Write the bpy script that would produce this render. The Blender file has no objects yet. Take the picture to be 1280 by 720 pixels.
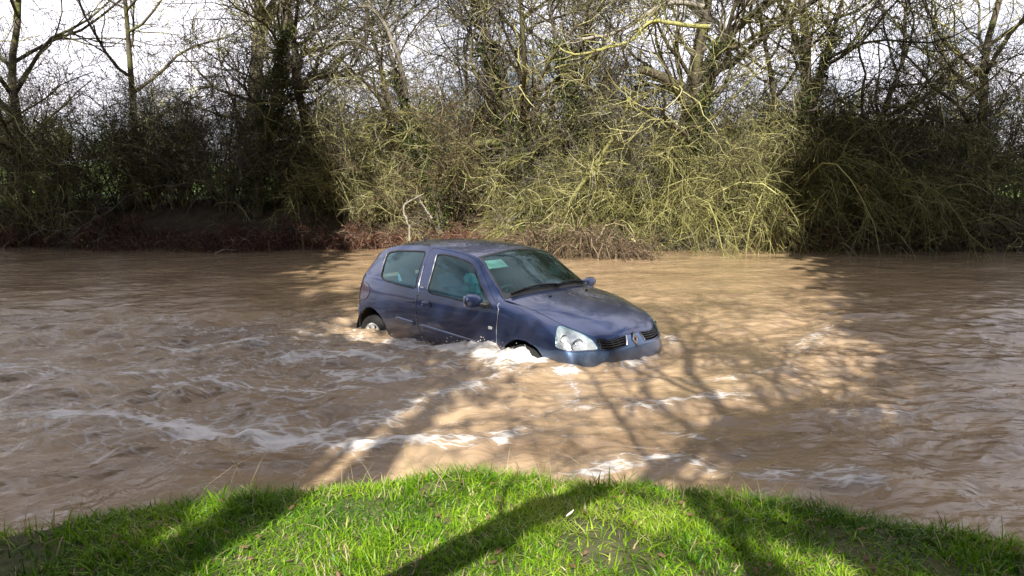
import bpy, math, random
import numpy as np
from mathutils import Vector, Matrix
from mathutils.geometry import delaunay_2d_cdt

# ============================ CAMERA, SKY, SUN, EXPOSURE ============================
scene = bpy.context.scene
COL = scene.collection
CAM_H = 1.61
PITCH = math.radians(7.495)
cam_d = bpy.data.cameras.new('camera'); cam = bpy.data.objects.new('camera', cam_d); COL.objects.link(cam)
cam.location = (0, 0, CAM_H); cam.rotation_euler = (math.pi/2 - PITCH, 0, 0)
cam_d.sensor_width = 36.0; cam_d.lens = 36.0*900/1280; cam_d.clip_start = 0.05; cam_d.clip_end = 3000
scene.camera = cam
SUN_EL, SUN_AZ = math.radians(38), math.radians(3)      # azimuth measured from straight behind the camera towards its left
sun_vec = Vector((-math.sin(SUN_AZ)*math.cos(SUN_EL), -math.cos(SUN_AZ)*math.cos(SUN_EL), math.sin(SUN_EL)))
sd = bpy.data.lights.new('sun', 'SUN'); sd.energy = 5.0; sd.angle = math.radians(0.5); sd.color = (1, .955, .87)
sun = bpy.data.objects.new('sun', sd); COL.objects.link(sun)
sun.rotation_euler = sun_vec.to_track_quat('Z', 'Y').to_euler()
world = bpy.data.worlds.new('World'); scene.world = world; world.use_nodes = True
nt = world.node_tree; nt.nodes.clear()
def wn(t, **k):
    n = nt.nodes.new(t)
    for a, b in k.items(): setattr(n, a, b)
    return n
sky = wn('ShaderNodeTexSky', sky_type='NISHITA', sun_disc=False, sun_elevation=SUN_EL, sun_rotation=math.pi+SUN_AZ, altitude=50, dust_density=1.5)
bg = wn('ShaderNodeBackground'); bg.inputs['Strength'].default_value = .055
tc = wn('ShaderNodeTexCoord'); mp = wn('ShaderNodeMapping'); mp.inputs['Scale'].default_value = (1, 1, 2.6); mp.inputs['Location'].default_value = (.35, .2, .1)
no = wn('ShaderNodeTexNoise'); no.inputs['Scale'].default_value = 2.6; no.inputs['Detail'].default_value = 7; no.inputs['Roughness'].default_value = .55
cr = wn('ShaderNodeValToRGB'); cr.color_ramp.elements[0].position = .33; cr.color_ramp.elements[1].position = .50
mx = wn('ShaderNodeMix', data_type='RGBA'); mx.inputs['B'].default_value = (16.0, 15.6, 17.2, 1)
L = nt.links.new
L(tc.outputs['Generated'], mp.inputs['Vector']); L(mp.outputs['Vector'], no.inputs['Vector']); L(no.outputs['Fac'], cr.inputs['Fac'])
sx = wn('ShaderNodeSeparateXYZ'); L(tc.outputs['Generated'], sx.inputs[0])          # the cloud bank lies beyond the far bank
mr = wn('ShaderNodeMapRange', interpolation_type='SMOOTHSTEP'); mr.inputs[1].default_value = -.15; mr.inputs[2].default_value = .45; L(sx.outputs['Y'], mr.inputs[0])
mm = wn('ShaderNodeMath', operation='MULTIPLY'); L(cr.outputs['Color'], mm.inputs[0]); L(mr.outputs[0], mm.inputs[1]); L(mm.outputs[0], mx.inputs['Factor']); L(sky.outputs['Color'], mx.inputs['A']); L(mx.outputs['Result'], bg.inputs['Color'])
out = wn('ShaderNodeOutputWorld'); L(bg.outputs['Background'], out.inputs['Surface'])
scene.render.engine = 'CYCLES'
scene.view_settings.view_transform = 'Standard'; scene.view_settings.look = 'None'
scene.view_settings.exposure = 1.02; scene.view_settings.gamma = 1; scene.view_settings.use_curve_mapping = False
scene.cycles.max_bounces = 6; scene.cycles.transparent_max_bounces = 12; scene.cycles.diffuse_bounces = 3; scene.cycles.glossy_bounces = 3
scene.cycles.caustics_reflective = False; scene.cycles.caustics_refractive = False
scene.cycles.use_denoising = True

# ============================ HELPERS ============================
RNG = np.random.default_rng(7)
def smooth(a, b, x):
    t = np.clip((x-a)/(b-a), 0, 1); return t*t*(3-2*t)
def vnoise(x, y, seed=0):
    x = np.asarray(x, float); y = np.asarray(y, float)
    xi = np.floor(x).astype(np.int64); yi = np.floor(y).astype(np.int64); fx = x-xi; fy = y-yi
    def g(i, j):
        h = (i*374761393 + j*668265263 + seed*1442695041) & 0xffffffff
        h = ((h ^ (h >> 13))*1274126177) & 0xffffffff
        a = ((h ^ (h >> 16)) & 0xffff)/65536.0*2*np.pi
        return np.cos(a), np.sin(a)
    u = fx*fx*fx*(fx*(fx*6-15)+10); v = fy*fy*fy*(fy*(fy*6-15)+10)
    def d(i, j, ox, oy):
        a, b = g(xi+i, yi+j); return a*(fx-ox)+b*(fy-oy)
    a = d(0,0,0,0); b = d(1,0,1,0); c = d(0,1,0,1); e = d(1,1,1,1)
    return ((a+(b-a)*u)+((c+(e-c)*u)-(a+(b-a)*u))*v)*1.5
def fbm(x, y, oct=4, seed=0, gain=.5):
    s = 0; a = 1; t = 0
    for o in range(oct):
        s = s+a*vnoise(x*2**o, y*2**o, seed+o*17); t += a; a *= gain
    return s/t
def raw_mesh(name, V, F, mat=None, smooth_=True, attrs=None):
    """V (n,3); F = list of int arrays (m,k)"""
    me = bpy.data.meshes.new(name); V = np.asarray(V, np.float32)
    me.vertices.add(len(V)); me.vertices.foreach_set('co', V.ravel())
    F = [np.asarray(f, np.int32) for f in F if len(f)]
    tot = sum(f.size for f in F); npoly = sum(len(f) for f in F)
    me.loops.add(tot); me.polygons.add(npoly)
    me.loops.foreach_set('vertex_index', np.concatenate([f.ravel() for f in F]))
    ls = []; s = 0
    for f in F:
        k = f.shape[1]; ls.append(s+np.arange(len(f))*k); s += f.size
    me.polygons.foreach_set('loop_start', np.concatenate(ls).astype(np.int32))
    me.polygons.foreach_set('use_smooth', np.full(npoly, smooth_))
    if attrs:
        for k, a in attrs.items():
            at = me.attributes.new(k, 'FLOAT', 'POINT'); at.data.foreach_set('value', np.asarray(a, np.float32))
    me.update(calc_edges=True); me.validate()
    if mat: me.materials.append(mat)
    return me
def ob(name, me, parent=None, mat=None):
    o = bpy.data.objects.new(name, me); COL.objects.link(o)
    if mat is not None and me is not None and not me.materials: me.materials.append(mat)
    if parent is not None: o.parent = parent
    return o
def tag(o, label=None, cat=None, group=None, kind=None):
    if label: o['label'] = label
    if cat: o['category'] = cat
    if group: o['group'] = group
    if kind: o['kind'] = kind
    return o
def empty(name, loc=(0,0,0), rz=0):
    o = bpy.data.objects.new(name, None); COL.objects.link(o); o.location = loc; o.rotation_euler = (0,0,rz); o.empty_display_size = .2; return o
class Mat:
    """small node material builder"""
    def __init__(s, name):
        s.m = bpy.data.materials.new(name); s.m.use_nodes = True; s.t = s.m.node_tree; s.t.nodes.clear()
        s.out = s.n('ShaderNodeOutputMaterial')
    def n(s, t, ins=None, **k):
        n = s.t.nodes.new(t)
        for a, b in k.items(): setattr(n, a, b)
        if ins:
            for a, b in ins.items(): s.set(n, a, b)
        return n
    def set(s, n, a, b):
        sock = n.inputs[a]
        if isinstance(b, bpy.types.NodeSocket): s.t.links.new(b, sock)
        elif isinstance(b, bpy.types.Node): s.t.links.new(b.outputs[0], sock)
        else: sock.default_value = b
    def noise(s, scale, detail=4, rough=.5, vec=None, dist=0):
        n = s.n('ShaderNodeTexNoise', {'Scale': scale, 'Detail': detail, 'Roughness': rough, 'Distortion': dist})
        if vec is not None: s.set(n, 'Vector', vec)
        return n.outputs['Fac']
    def coord(s, scale=(1,1,1), rot=(0,0,0), kind='Object'):
        t = s.n('ShaderNodeTexCoord'); m = s.n('ShaderNodeMapping', {'Scale': scale, 'Rotation': rot}); s.set(m, 'Vector', t.outputs[kind]); return m.outputs[0]
    def ramp(s, fac, stops):
        r = s.n('ShaderNodeValToRGB'); e = r.color_ramp.elements
        while len(e) < len(stops): e.new(.5)
        for q, (p, c) in zip(e, stops): q.position = p; q.color = c if len(c) == 4 else (*c, 1)
        s.set(r, 'Fac', fac); return r.outputs['Color']
    def mix(s, f, a, b):
        n = s.n('ShaderNodeMix', data_type='RGBA')
        s.set(n, 'Factor', f); s.set(n, 'A', a if not isinstance(a, tuple) else (*a[:3], 1)); s.set(n, 'B', b if not isinstance(b, tuple) else (*b[:3], 1))
        return n.outputs['Result']
    def math(s, op, a, b=0., c=None):
        n = s.n('ShaderNodeMath', operation=op); s.set(n, 0, a); s.set(n, 1, b)
        if c is not None: s.set(n, 2, c)
        return n.outputs[0]
    def bump(s, h, strength=.3, dist=.01):
        return s.n('ShaderNodeBump', {'Height': h, 'Strength': strength, 'Distance': dist}).outputs[0]
    def bsdf(s, **k):
        n = s.n('ShaderNodeBsdfPrincipled')
        for a, b in k.items():
            a = {'color': 'Base Color', 'rough': 'Roughness', 'metal': 'Metallic', 'normal': 'Normal', 'coat': 'Coat Weight', 'coatr': 'Coat Roughness', 'ior': 'IOR', 'spec': 'Specular IOR Level', 'sheen': 'Sheen Weight', 'alpha': 'Alpha', 'trans': 'Transmission Weight', 'subs': 'Subsurface Weight'}[a]
            if isinstance(b, tuple) and len(b) == 3: b = (*b, 1)
            s.set(n, a, b)
        return n
    def done(s, sh):
        s.t.links.new(sh.outputs[0] if isinstance(sh, bpy.types.Node) else sh, s.out.inputs['Surface']); return s.m
def simple(name, color, rough=.5, metal=0, var=.15, scale=8, **k):
    m = Mat(name); f = m.noise(scale, 3, .6, m.coord())
    d = tuple(c*(1-var) for c in color); h = tuple(min(1, c*(1+var)) for c in color)
    return m.done(m.bsdf(color=m.mix(f, d, h), rough=rough, metal=metal, **k))

def tubes(P, R, k=3):
    """P (N,S,3) polylines, R (N,S) radii -> V, F(quads), S param"""
    N, S, _ = P.shape
    T = np.gradient(P, axis=1); T /= np.linalg.norm(T, axis=2, keepdims=True)+1e-9
    ref = np.where(np.abs(T[..., 2:3]) > .9, np.array([1., 0, 0]), np.array([0, 0, 1.]))
    A = np.cross(T, ref); A /= np.linalg.norm(A, axis=2, keepdims=True)+1e-9
    B = np.cross(T, A)
    th = np.arange(k)/k*2*np.pi
    V = P[:, :, None]+R[:, :, None, None]*(A[:, :, None]*np.cos(th)[:, None]+B[:, :, None]*np.sin(th)[:, None])
    i = np.arange(N)[:, None, None]; j = np.arange(S-1)[None, :, None]; q = np.arange(k)[None, None]
    b = (i*S+j)*k; F = np.stack([b+q, b+(q+1) % k, b+k+(q+1) % k, b+k+q], -1).reshape(-1, 4)
    return V.reshape(-1, 3), F
class Bag:
    """collects geometry for one mesh"""
    def __init__(s): s.V = []; s.F = {}; s.A = []; s.n = 0
    def add(s, V, F, a=0.):
        V = np.asarray(V, float); F = np.asarray(F)
        s.V.append(V); s.F.setdefault(F.shape[1], []).append(F+s.n); s.A.append(np.broadcast_to(np.asarray(a, float), (len(V),))); s.n += len(V); return s
    def box(s, c, h, M=None, bev=0):
        c = np.array(c, float); h = np.array(h, float)
        if bev <= 0:
            V = np.array([[x, y, z] for z in (-1, 1) for y in (-1, 1) for x in (-1, 1)])*h
            F = [[0,2,3,1],[4,5,7,6],[0,1,5,4],[2,6,7,3],[0,4,6,2],[1,3,7,5]]
        else:
            n = 3; V = []; g = np.linspace(0, np.pi/2, n)
            V = []; F = []; m = 4*n; lat = np.concatenate([np.linspace(-np.pi/2, 0, n), np.linspace(0, np.pi/2, n)]); core = h-bev
            for li, la in enumerate(lat):
                zz = (core[2] if li >= n else -core[2])+bev*np.sin(la)
                for q, (sx, sy) in enumerate(((1,1),(-1,1),(-1,-1),(1,-1))):
                    for t in g:
                        a = q*np.pi/2+t; V.append((sx*core[0]+bev*np.cos(la)*np.cos(a), sy*core[1]+bev*np.cos(la)*np.sin(a), zz))
            for li in range(2*n-1):
                for q in range(m): F.append([li*m+q, li*m+(q+1) % m, (li+1)*m+(q+1) % m, (li+1)*m+q])
            V = np.array(V); nv = len(V); V = np.vstack([V, [[0,0,-h[2]],[0,0,h[2]]]])
            s3 = [[nv, (q+1) % m, q] for q in range(m)]+[[nv+1, (2*n-1)*m+q, (2*n-1)*m+(q+1) % m] for q in range(m)]
        V = V+0
        if M is not None: V = V@np.array(M).T
        V = V+c
        s.add(V, F)
        if bev > 0: s.F.setdefault(3, []).append(np.array(s3)+s.n-len(V))
        return s
    def tube(s, P, R, k=8, a=0., cap=True):
        P = np.array(P, float)[None]; S = P.shape[1]; R = np.broadcast_to(np.array(R, float), (S,))[None]
        V, F = tubes(P, R, k); 
        n0 = s.n; s.add(V, F, a)
        if cap: s.F.setdefault(k, []).append(np.array([[n0+q for q in range(k)][::-1], [n0+(S-1)*k+q for q in range(k)]]))
        return s
    def lathe(s, prof, c, axis, k=32, up=(0,0,1), seg=None):
        """prof [(r,h)] around axis"""
        ax = np.array(axis, float); ax /= np.linalg.norm(ax); u = np.cross(ax, up); u /= np.linalg.norm(u); w = np.cross(ax, u)
        th = np.arange(k)/k*2*np.pi; prof = np.array(prof, float); m = len(prof)
        V = np.array(c)+prof[:, 1, None, None]*ax+prof[:, 0, None, None]*(np.cos(th)[:, None]*u+np.sin(th)[:, None]*w)
        F = [[i*k+q, i*k+(q+1) % k, (i+1)*k+(q+1) % k, (i+1)*k+q] for i in range(m-1) for q in range(k)]
        return s.add(V.reshape(-1, 3), F)
    def mesh(s, name, mat=None, smooth_=True, attr=None):
        V = np.vstack(s.V); F = [np.vstack(f) for f in s.F.values()]
        me = raw_mesh(name, V, F, mat, smooth_, {attr: np.concatenate(s.A)} if attr else None)
        if smooth_ and not attr:
            me.set_sharp_from_angle(angle=math.radians(38))
        return me
# ---------------- car body surfaces (car frame: x forward, y left, z up, metres; front axle at x=0) ----------------
def nat_spline(Y):
    """natural cubic through Y[i] at integer parameters; returns second derivatives"""
    n=len(Y);M=np.zeros_like(Y)
    if n<3:return M
    A=np.zeros((n,n));B=np.zeros_like(Y)
    A[0,0]=A[-1,-1]=1
    for i in range(1,n-1):
        A[i,i-1]=1;A[i,i]=4;A[i,i+1]=1;B[i]=6*(Y[i-1]-2*Y[i]+Y[i+1])
    return np.linalg.solve(A,B.reshape(n,-1)).reshape(Y.shape)
def sp_w(n,t):
    """interpolation weights as matrix (len(t) x n) for the natural spline"""
    t=np.clip(np.asarray(t,float),0,n-1);I=np.eye(n);M=nat_spline(I)
    i=np.minimum(t.astype(int),n-2);a=(t-i)[:,None];b=1-a
    return b*I[i]+a*I[i+1]+((b**3-b)*M[i]+(a**3-a)*M[i+1])/6
class Grid:
    def __init__(s,pts):
        s.P=np.array(pts,float);s.nu,s.nv=s.P.shape[:2]
    def ev(s,u,v):
        return np.einsum('ki,kj,ijc->kc',sp_w(s.nu,u),sp_w(s.nv,v),s.P)
    def nrm(s,u,v,h=2e-3):
        u=np.clip(np.asarray(u,float),0,s.nu-1);v=np.clip(np.asarray(v,float),0,s.nv-1)
        du=s.ev(np.minimum(u+h,s.nu-1),v)-s.ev(np.maximum(u-h,0),v)
        dv=s.ev(u,np.minimum(v+h,s.nv-1))-s.ev(u,np.maximum(v-h,0))
        n=np.cross(du,dv);return n/(np.linalg.norm(n,axis=1)[:,None]+1e-12)
# border: meeting line of belt and lid (left side y>0)
def front_col(y,xo,yb,xb,zb):
    prof=[(-.075,.0,.19),(-.030,.01,.25),(-.008,.015,.31),(.0,.015,.37),(-.002,.01,.43)]
    r=[(xo+dx,y+(dd if y>0 else 0),z) for dx,dd,z in prof]
    x4,y4,z4=r[-1]
    for s,bul in ((.30,.014),(.55,.020),(.80,.014)):
        r.append((x4+(xb-x4)*s+bul,y4+(yb-y4)*s+(bul*.6 if y>.5 else 0),z4+(zb-z4)*s))
    r.append((xb,yb,zb));return r
def side_col(x0,ym,xb,yb,zb,x5,y5,z5,win):
    r=[(x0,ym-.050,.19),(x0,ym-.022,.31),(x0,ym-.004,.45),(x0,ym,.58),(x0*.6+x5*.4,ym-.004,.58+(z5-.58)*.45)]
    r.append((x5,y5,z5))
    for s,b in ((.22,.010),(.60,.016)) if win else ((.35,.020),(.72,.020)):
        r.append((x5+(xb-x5)*s,y5+(yb-y5)*s+b,z5+(zb-z5)*s+(0 if win else b)))
    r.append((xb,yb,zb));return r
BELT=[
 front_col(0,.788,0,.722,.628),
 front_col(.17,.784,.17,.718,.626),
 front_col(.34,.768,.33,.702,.615),
 front_col(.50,.725,.46,.645,.645),
 front_col(.635,.640,.56,.545,.698),
 [(.49,.705,.19),(.535,.728,.25),(.552,.740,.31),(.555,.746,.37),(.548,.748,.44),(.52,.745,.53),(.485,.732,.61),(.445,.706,.685),(.40,.625,.752)],
 [(.36,.745,.19),(.36,.768,.27),(.36,.780,.34),(.36,.786,.42),(.35,.786,.51),(.33,.782,.60),(.30,.768,.68),(.265,.738,.75),(.22,.645,.808)],
 side_col(.10,.805,.04,.652,.860,.08,.792,.730,0),
 side_col(-.12,.812,-.17,.665,.902,-.14,.798,.785,0),
 side_col(-.38,.815,-.37,.678,.936,-.39,.796,.838,0),
 side_col(-.60,.818,-.525,.632,1.060,-.58,.793,.880,1),
 side_col(-.83,.820,-.71,.583,1.200,-.81,.792,.898,1),
 side_col(-1.08,.821,-.92,.535,1.328,-1.06,.792,.910,1),
 side_col(-1.40,.822,-1.36,.530,1.392,-1.38,.792,.922,1),
 side_col(-1.75,.822,-1.75,.530,1.412,-1.75,.790,.938,1),
 side_col(-2.10,.820,-2.12,.525,1.405,-2.12,.786,.956,1),
 side_col(-2.40,.812,-2.42,.515,1.378,-2.44,.772,.972,1),
 side_col(-2.66,.790,-2.66,.500,1.325,-2.70,.745,.985,1),
 [(-2.80,.72,.22),(-2.85,.745,.31),(-2.88,.755,.45),(-2.88,.755,.58),(-2.88,.745,.76),(-2.86,.710,.95),(-2.835,.675,1.04),(-2.79,.60,1.15),(-2.75,.505,1.285)],
 [(-2.93,.62,.24),(-2.98,.64,.31),(-3.01,.645,.45),(-3.0,.64,.58),(-2.97,.64,.76),(-2.93,.62,.92),(-2.90,.60,1.0),(-2.86,.57,1.08),(-2.83,.520,1.18)],
 [(-2.99,.42,.25),(-3.03,.43,.32),(-3.055,.43,.45),(-3.04,.43,.58),(-3.0,.44,.74),(-2.97,.46,.86),(-2.95,.47,.91),(-2.94,.48,.95),(-2.92,.49,.99)],
 [(-3.01,.20,.25),(-3.05,.20,.32),(-3.075,.20,.45),(-3.06,.20,.58),(-3.02,.20,.74),(-2.995,.21,.84),(-2.985,.21,.88),(-2.975,.21,.915),(-2.965,.21,.95)],
 [(-3.015,0,.25),(-3.055,0,.32),(-3.08,0,.45),(-3.065,0,.58),(-3.025,0,.74),(-3.0,0,.84),(-2.99,0,.88),(-2.98,0,.915),(-2.97,0,.95)],
]
belt=Grid(BELT)
# lid: stations given by border point (from belt) and centre-line point
def lid_row(b,c,pw,zp=2.2,n=7):
    r=[]
    for k in range(n):
        t=k/(n-1)
        r.append((c[0]+(b[0]-c[0])*t**pw, b[1]*t, c[2-0] + (b[2]-c[2])*t**zp))
    return r
def bp(i,w=8): return belt.ev([i],[w])[0]
LID=[]
LIDU=[(2.0,(.722,0,.628),2,2),(3.0,(.690,0,.668),1.8,2.6),(4.0,(.625,0,.718),2,2.6),(5.0,(.515,0,.785),2.2,2.6),(6.0,(.37,0,.845),2.4,2.6),(7.0,(.185,0,.898),2.4,2.6),
 (8.0,(-.02,0,.945),2.2,2.6),(9.0,(-.22,0,.990),2.2,2.6),(10.0,(-.41,0,1.118),2.2,2.2),(11.0,(-.625,0,1.253),2.2,2.2),(12.0,(-.865,0,1.382),2.2,2.0),
 (13.0,(-1.31,0,1.438),2,2.0),(14.0,(-1.74,0,1.456),2,2.0),(15.0,(-2.13,0,1.450),2,2.0),(16.0,(-2.47,0,1.425),2,2.0),(17.0,(-2.74,0,1.375),2,2),(18.0,(-2.84,0,1.295),2,2),(19.0,(-2.905,0,1.16),2,2),(20.0,(-2.96,0,1.01),2,2)]
for u,c,pw,zp in LIDU: LID.append(lid_row(bp(u),c,pw,zp))
hoodg=Grid(LID[:8]);lid=Grid(LID[7:])
# ============================ THE CAR ============================
CAR_R = np.array([[7.05408151e-01, 7.08623385e-01, -1.58820412e-02], [-7.08712773e-01, 7.05497134e-01, 0.0], [1.12047323e-02, 1.12558077e-02, 9.99873872e-01]])
CAR_T = np.array([0.6693329, 7.39351954, -1.98567173+CAM_H])

def m_paint(name, base, rough=.40):
    m = Mat(name); co = m.coord()
    n1 = m.noise(2.2, 5, .6, co); n2 = m.noise(14, 4, .7, co)
    dirt = m.ramp(m.math('ADD', m.math('MULTIPLY', n1, .7), m.math('MULTIPLY', n2, .3)), [(.48, (0, 0, 0)), (.68, (1, 1, 1))])
    c = m.mix(m.math('MULTIPLY', dirt, .22), base, (.16, .13, .11))
    sz = m.n('ShaderNodeSeparateXYZ'); m.set(sz, 0, co)          # dried silt splashed up to a wavering line above the water
    lv = m.math('ADD', sz.outputs[2], m.math('MULTIPLY', m.math('ADD', n1, m.noise(22, 4, .7, co)), -.16)); sl = m.n('ShaderNodeMapRange', {1: .40, 2: .27, 3: 0., 4: .40}); m.set(sl, 0, lv)
    sp2 = m.ramp(m.noise(70, 3, .7, co), [(.60, (0, 0, 0)), (.70, (1, 1, 1))]); dirt = m.math('MINIMUM', m.math('ADD', dirt, m.math('MULTIPLY', sp2, m.math('MULTIPLY', sl.outputs[0], 1.3))), 1.)
    c = m.mix(m.math('MULTIPLY', dirt, .22), base, (.16, .13, .11)); c = m.mix(sl.outputs[0], c, (.17, .125, .085))
    g = m.n('ShaderNodeNewGeometry'); c = m.mix(g.outputs['Backfacing'], c, (.02, .022, .026))
    return m.done(m.bsdf(color=c, rough=m.math('ADD', m.math('MULTIPLY', dirt, .14), rough), metal=.8, coat=1., coatr=m.math('ADD', m.math('MULTIPLY', dirt, .03), .012), normal=m.bump(m.noise(1.4, 2, .5, co), .05, .02)))
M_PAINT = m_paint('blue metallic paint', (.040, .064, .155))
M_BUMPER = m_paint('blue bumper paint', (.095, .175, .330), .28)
M_BLACK = simple('black rubber', (.012, .012, .013), .55)
M_TRIM = simple('black plastic', (.02, .021, .024), .42)
M_DARK = simple('dark underbody', (.006, .006, .006), .9)
M_INT = simple('dark interior cloth', (.030, .050, .075), .9, var=.3)
M_DASH = simple('dark dashboard plastic', (.035, .045, .050), .6)
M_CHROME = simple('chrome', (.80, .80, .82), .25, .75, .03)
M_SILVER = simple('silver wheel paint', (.62, .63, .65), .32, .5, .1)
M_TYRE = simple('tyre rubber', (.016, .016, .016), .75, 0, .3)
M_PALE = simple('pale visor cloth', (.55, .68, .62), .8, 0, .06)
M_AIR = simple('pale crumpled cloth', (.20, .28, .26), .85, 0, .15)
M_WHITEL = simple('white lamp plastic', (.80, .80, .76), .2, 0, .03)
def m_glass(name, tint, dens, refl=1.0, rough=.0, dirt=.0):
    m = Mat(name)
    tr = m.n('ShaderNodeBsdfTransparent', {'Color': (*tint, 1)})
    gl = m.n('ShaderNodeBsdfGlossy', {'Color': (.66, .97, 1, 1), 'Roughness': rough})
    fr = m.n('ShaderNodeFresnel', {'IOR': 1.55})
    f = m.math('MINIMUM', m.math('MULTIPLY_ADD', fr.outputs[0], refl, dens), 1.)
    s = m.n('ShaderNodeMixShader'); m.set(s, 0, f); m.set(s, 1, tr.outputs[0]); m.set(s, 2, gl.outputs[0])
    if dirt > 0:
        df = m.n('ShaderNodeBsdfDiffuse', {'Color': (.42, .62, .58, 1)})
        d = m.ramp(m.noise(3.0, 5, .65, m.coord()), [(.38, (0, 0, 0)), (.75, (1, 1, 1))])
        s2 = m.n('ShaderNodeMixShader'); m.set(s2, 0, m.math('MULTIPLY_ADD', d, dirt, dirt*.5)); m.set(s2, 1, s.outputs[0]); m.set(s2, 2, df.outputs[0]); s = s2
    return m.done(s.outputs[0])
M_GLASS = m_glass('tinted window glass', (.22, .46, .54), .02, 1.15, dirt=.008)
M_WS = m_glass('windscreen glass', (.42, .64, .62), .0, .95, dirt=.010)
M_LENS = m_glass('clear lamp lens', (.93, .95, .97), .03, 1.1)
def m_refl():
    m = Mat('lamp reflector'); co = m.coord(); v = m.n('ShaderNodeTexVoronoi', {'Scale': 13.}); m.set(v, 'Vector', co)
    return m.done(m.bsdf(color=m.mix(m.noise(18, 3, .6, co), (.58, .59, .62), (.92, .92, .93)), rough=.22, metal=.45, normal=m.bump(v.outputs['Distance'], .35, .02)))
M_REFL = m_refl()
M_TAIL = simple('smoked red tail lamp plastic', (.035, .022, .055), .12, 0, .1, coat=1.0)

def inv_side(pts, G=belt, u0=4.5, u1=19):
    """belt parameters of points given by their side-view x, z"""
    u = np.linspace(u0, u1, 400); v = np.linspace(0, G.nv-1, 200)
    W = np.einsum('ki,lj,ijc->klc', sp_w(G.nu, u), sp_w(G.nv, v), G.P); out = []
    for x, z in pts:
        d = (W[..., 0]-x)**2+(W[..., 2]-z)**2; i = np.unravel_index(np.argmin(d), d.shape)
        vv = v[i[1]]
        if z < .192: vv = -.4
        out.append((u[i[0]], vv))
    return np.array(out)
def metric(G, P, h=1e-2):
    P = np.asarray(P, float); u, v = np.clip(P[:, 0], h, G.nu-1-h), np.clip(P[:, 1], h, G.nv-1-h)
    a = np.linalg.norm(G.ev(u+h, v)-G.ev(u-h, v), axis=1)/(2*h); b = np.linalg.norm(G.ev(u, v+h)-G.ev(u, v-h), axis=1)/(2*h)
    return np.maximum(np.stack([a, b], 1), 1e-3)
def dens(G, loop, step=.025, closed=True):
    """resample a loop in parameter space at about step metres"""
    loop = np.asarray(loop, float); out = []; n = len(loop)
    for i in range(n if closed else n-1):
        a, b = loop[i], loop[(i+1) % n]; m = metric(G, [(a+b)/2])[0]; k = max(1, int(np.ceil(np.linalg.norm((b-a)*m)/step)))
        out += [a+(b-a)*t/k for t in range(k)]
    if not closed: out.append(loop[-1])
    return np.array(out)
def rnd(loop, G, r=.02, it=3):
    """round the corners of a loop (Chaikin cutting limited to r metres)"""
    L_ = np.asarray(loop, float)
    for _ in range(it):
        o = []
        for i in range(len(L_)):
            a, b, c = L_[i-1], L_[i], L_[(i+1) % len(L_)]; m = metric(G, [b])[0]
            for q in (a, c):
                d = (q-b); l = np.linalg.norm(d*m); t = min(.25, r/(l+1e-9)); o.append(b+d*t)
        L_ = np.array(o); r *= .5
    return L_
def inset(G, loop, d):
    """move a loop inwards by d metres"""
    L_ = np.asarray(loop, float); m = metric(G, L_); Q = L_*0
    area = .5*np.sum(L_[:, 0]*np.roll(L_[:, 1], -1)-np.roll(L_[:, 0], -1)*L_[:, 1]); sg = np.sign(area)
    for i in range(len(L_)):
        e1 = (L_[i]-L_[i-1])*m[i]; e2 = (L_[(i+1) % len(L_)]-L_[i])*m[i]
        n1 = np.array([-e1[1], e1[0]])/(np.linalg.norm(e1)+1e-9); n2 = np.array([-e2[1], e2[0]])/(np.linalg.norm(e2)+1e-9)
        n = n1+n2; l = np.linalg.norm(n); n = n/l if l > 1e-6 else n1
        k = 1/max(.5, abs(n@n1)); Q[i] = L_[i]+sg*n*d*k/m[i]
    return Q
def inpoly(P, loop):
    x, y = P[:, 0], P[:, 1]; c = np.zeros(len(P), bool); L_ = np.asarray(loop)
    for i in range(len(L_)):
        x1, y1 = L_[i-1]; x2, y2 = L_[i]
        if y1 == y2: continue
        c ^= ((y1 > y) != (y2 > y)) & (x < (x2-x1)*(y-y1)/(y2-y1)+x1)
    return c
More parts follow.
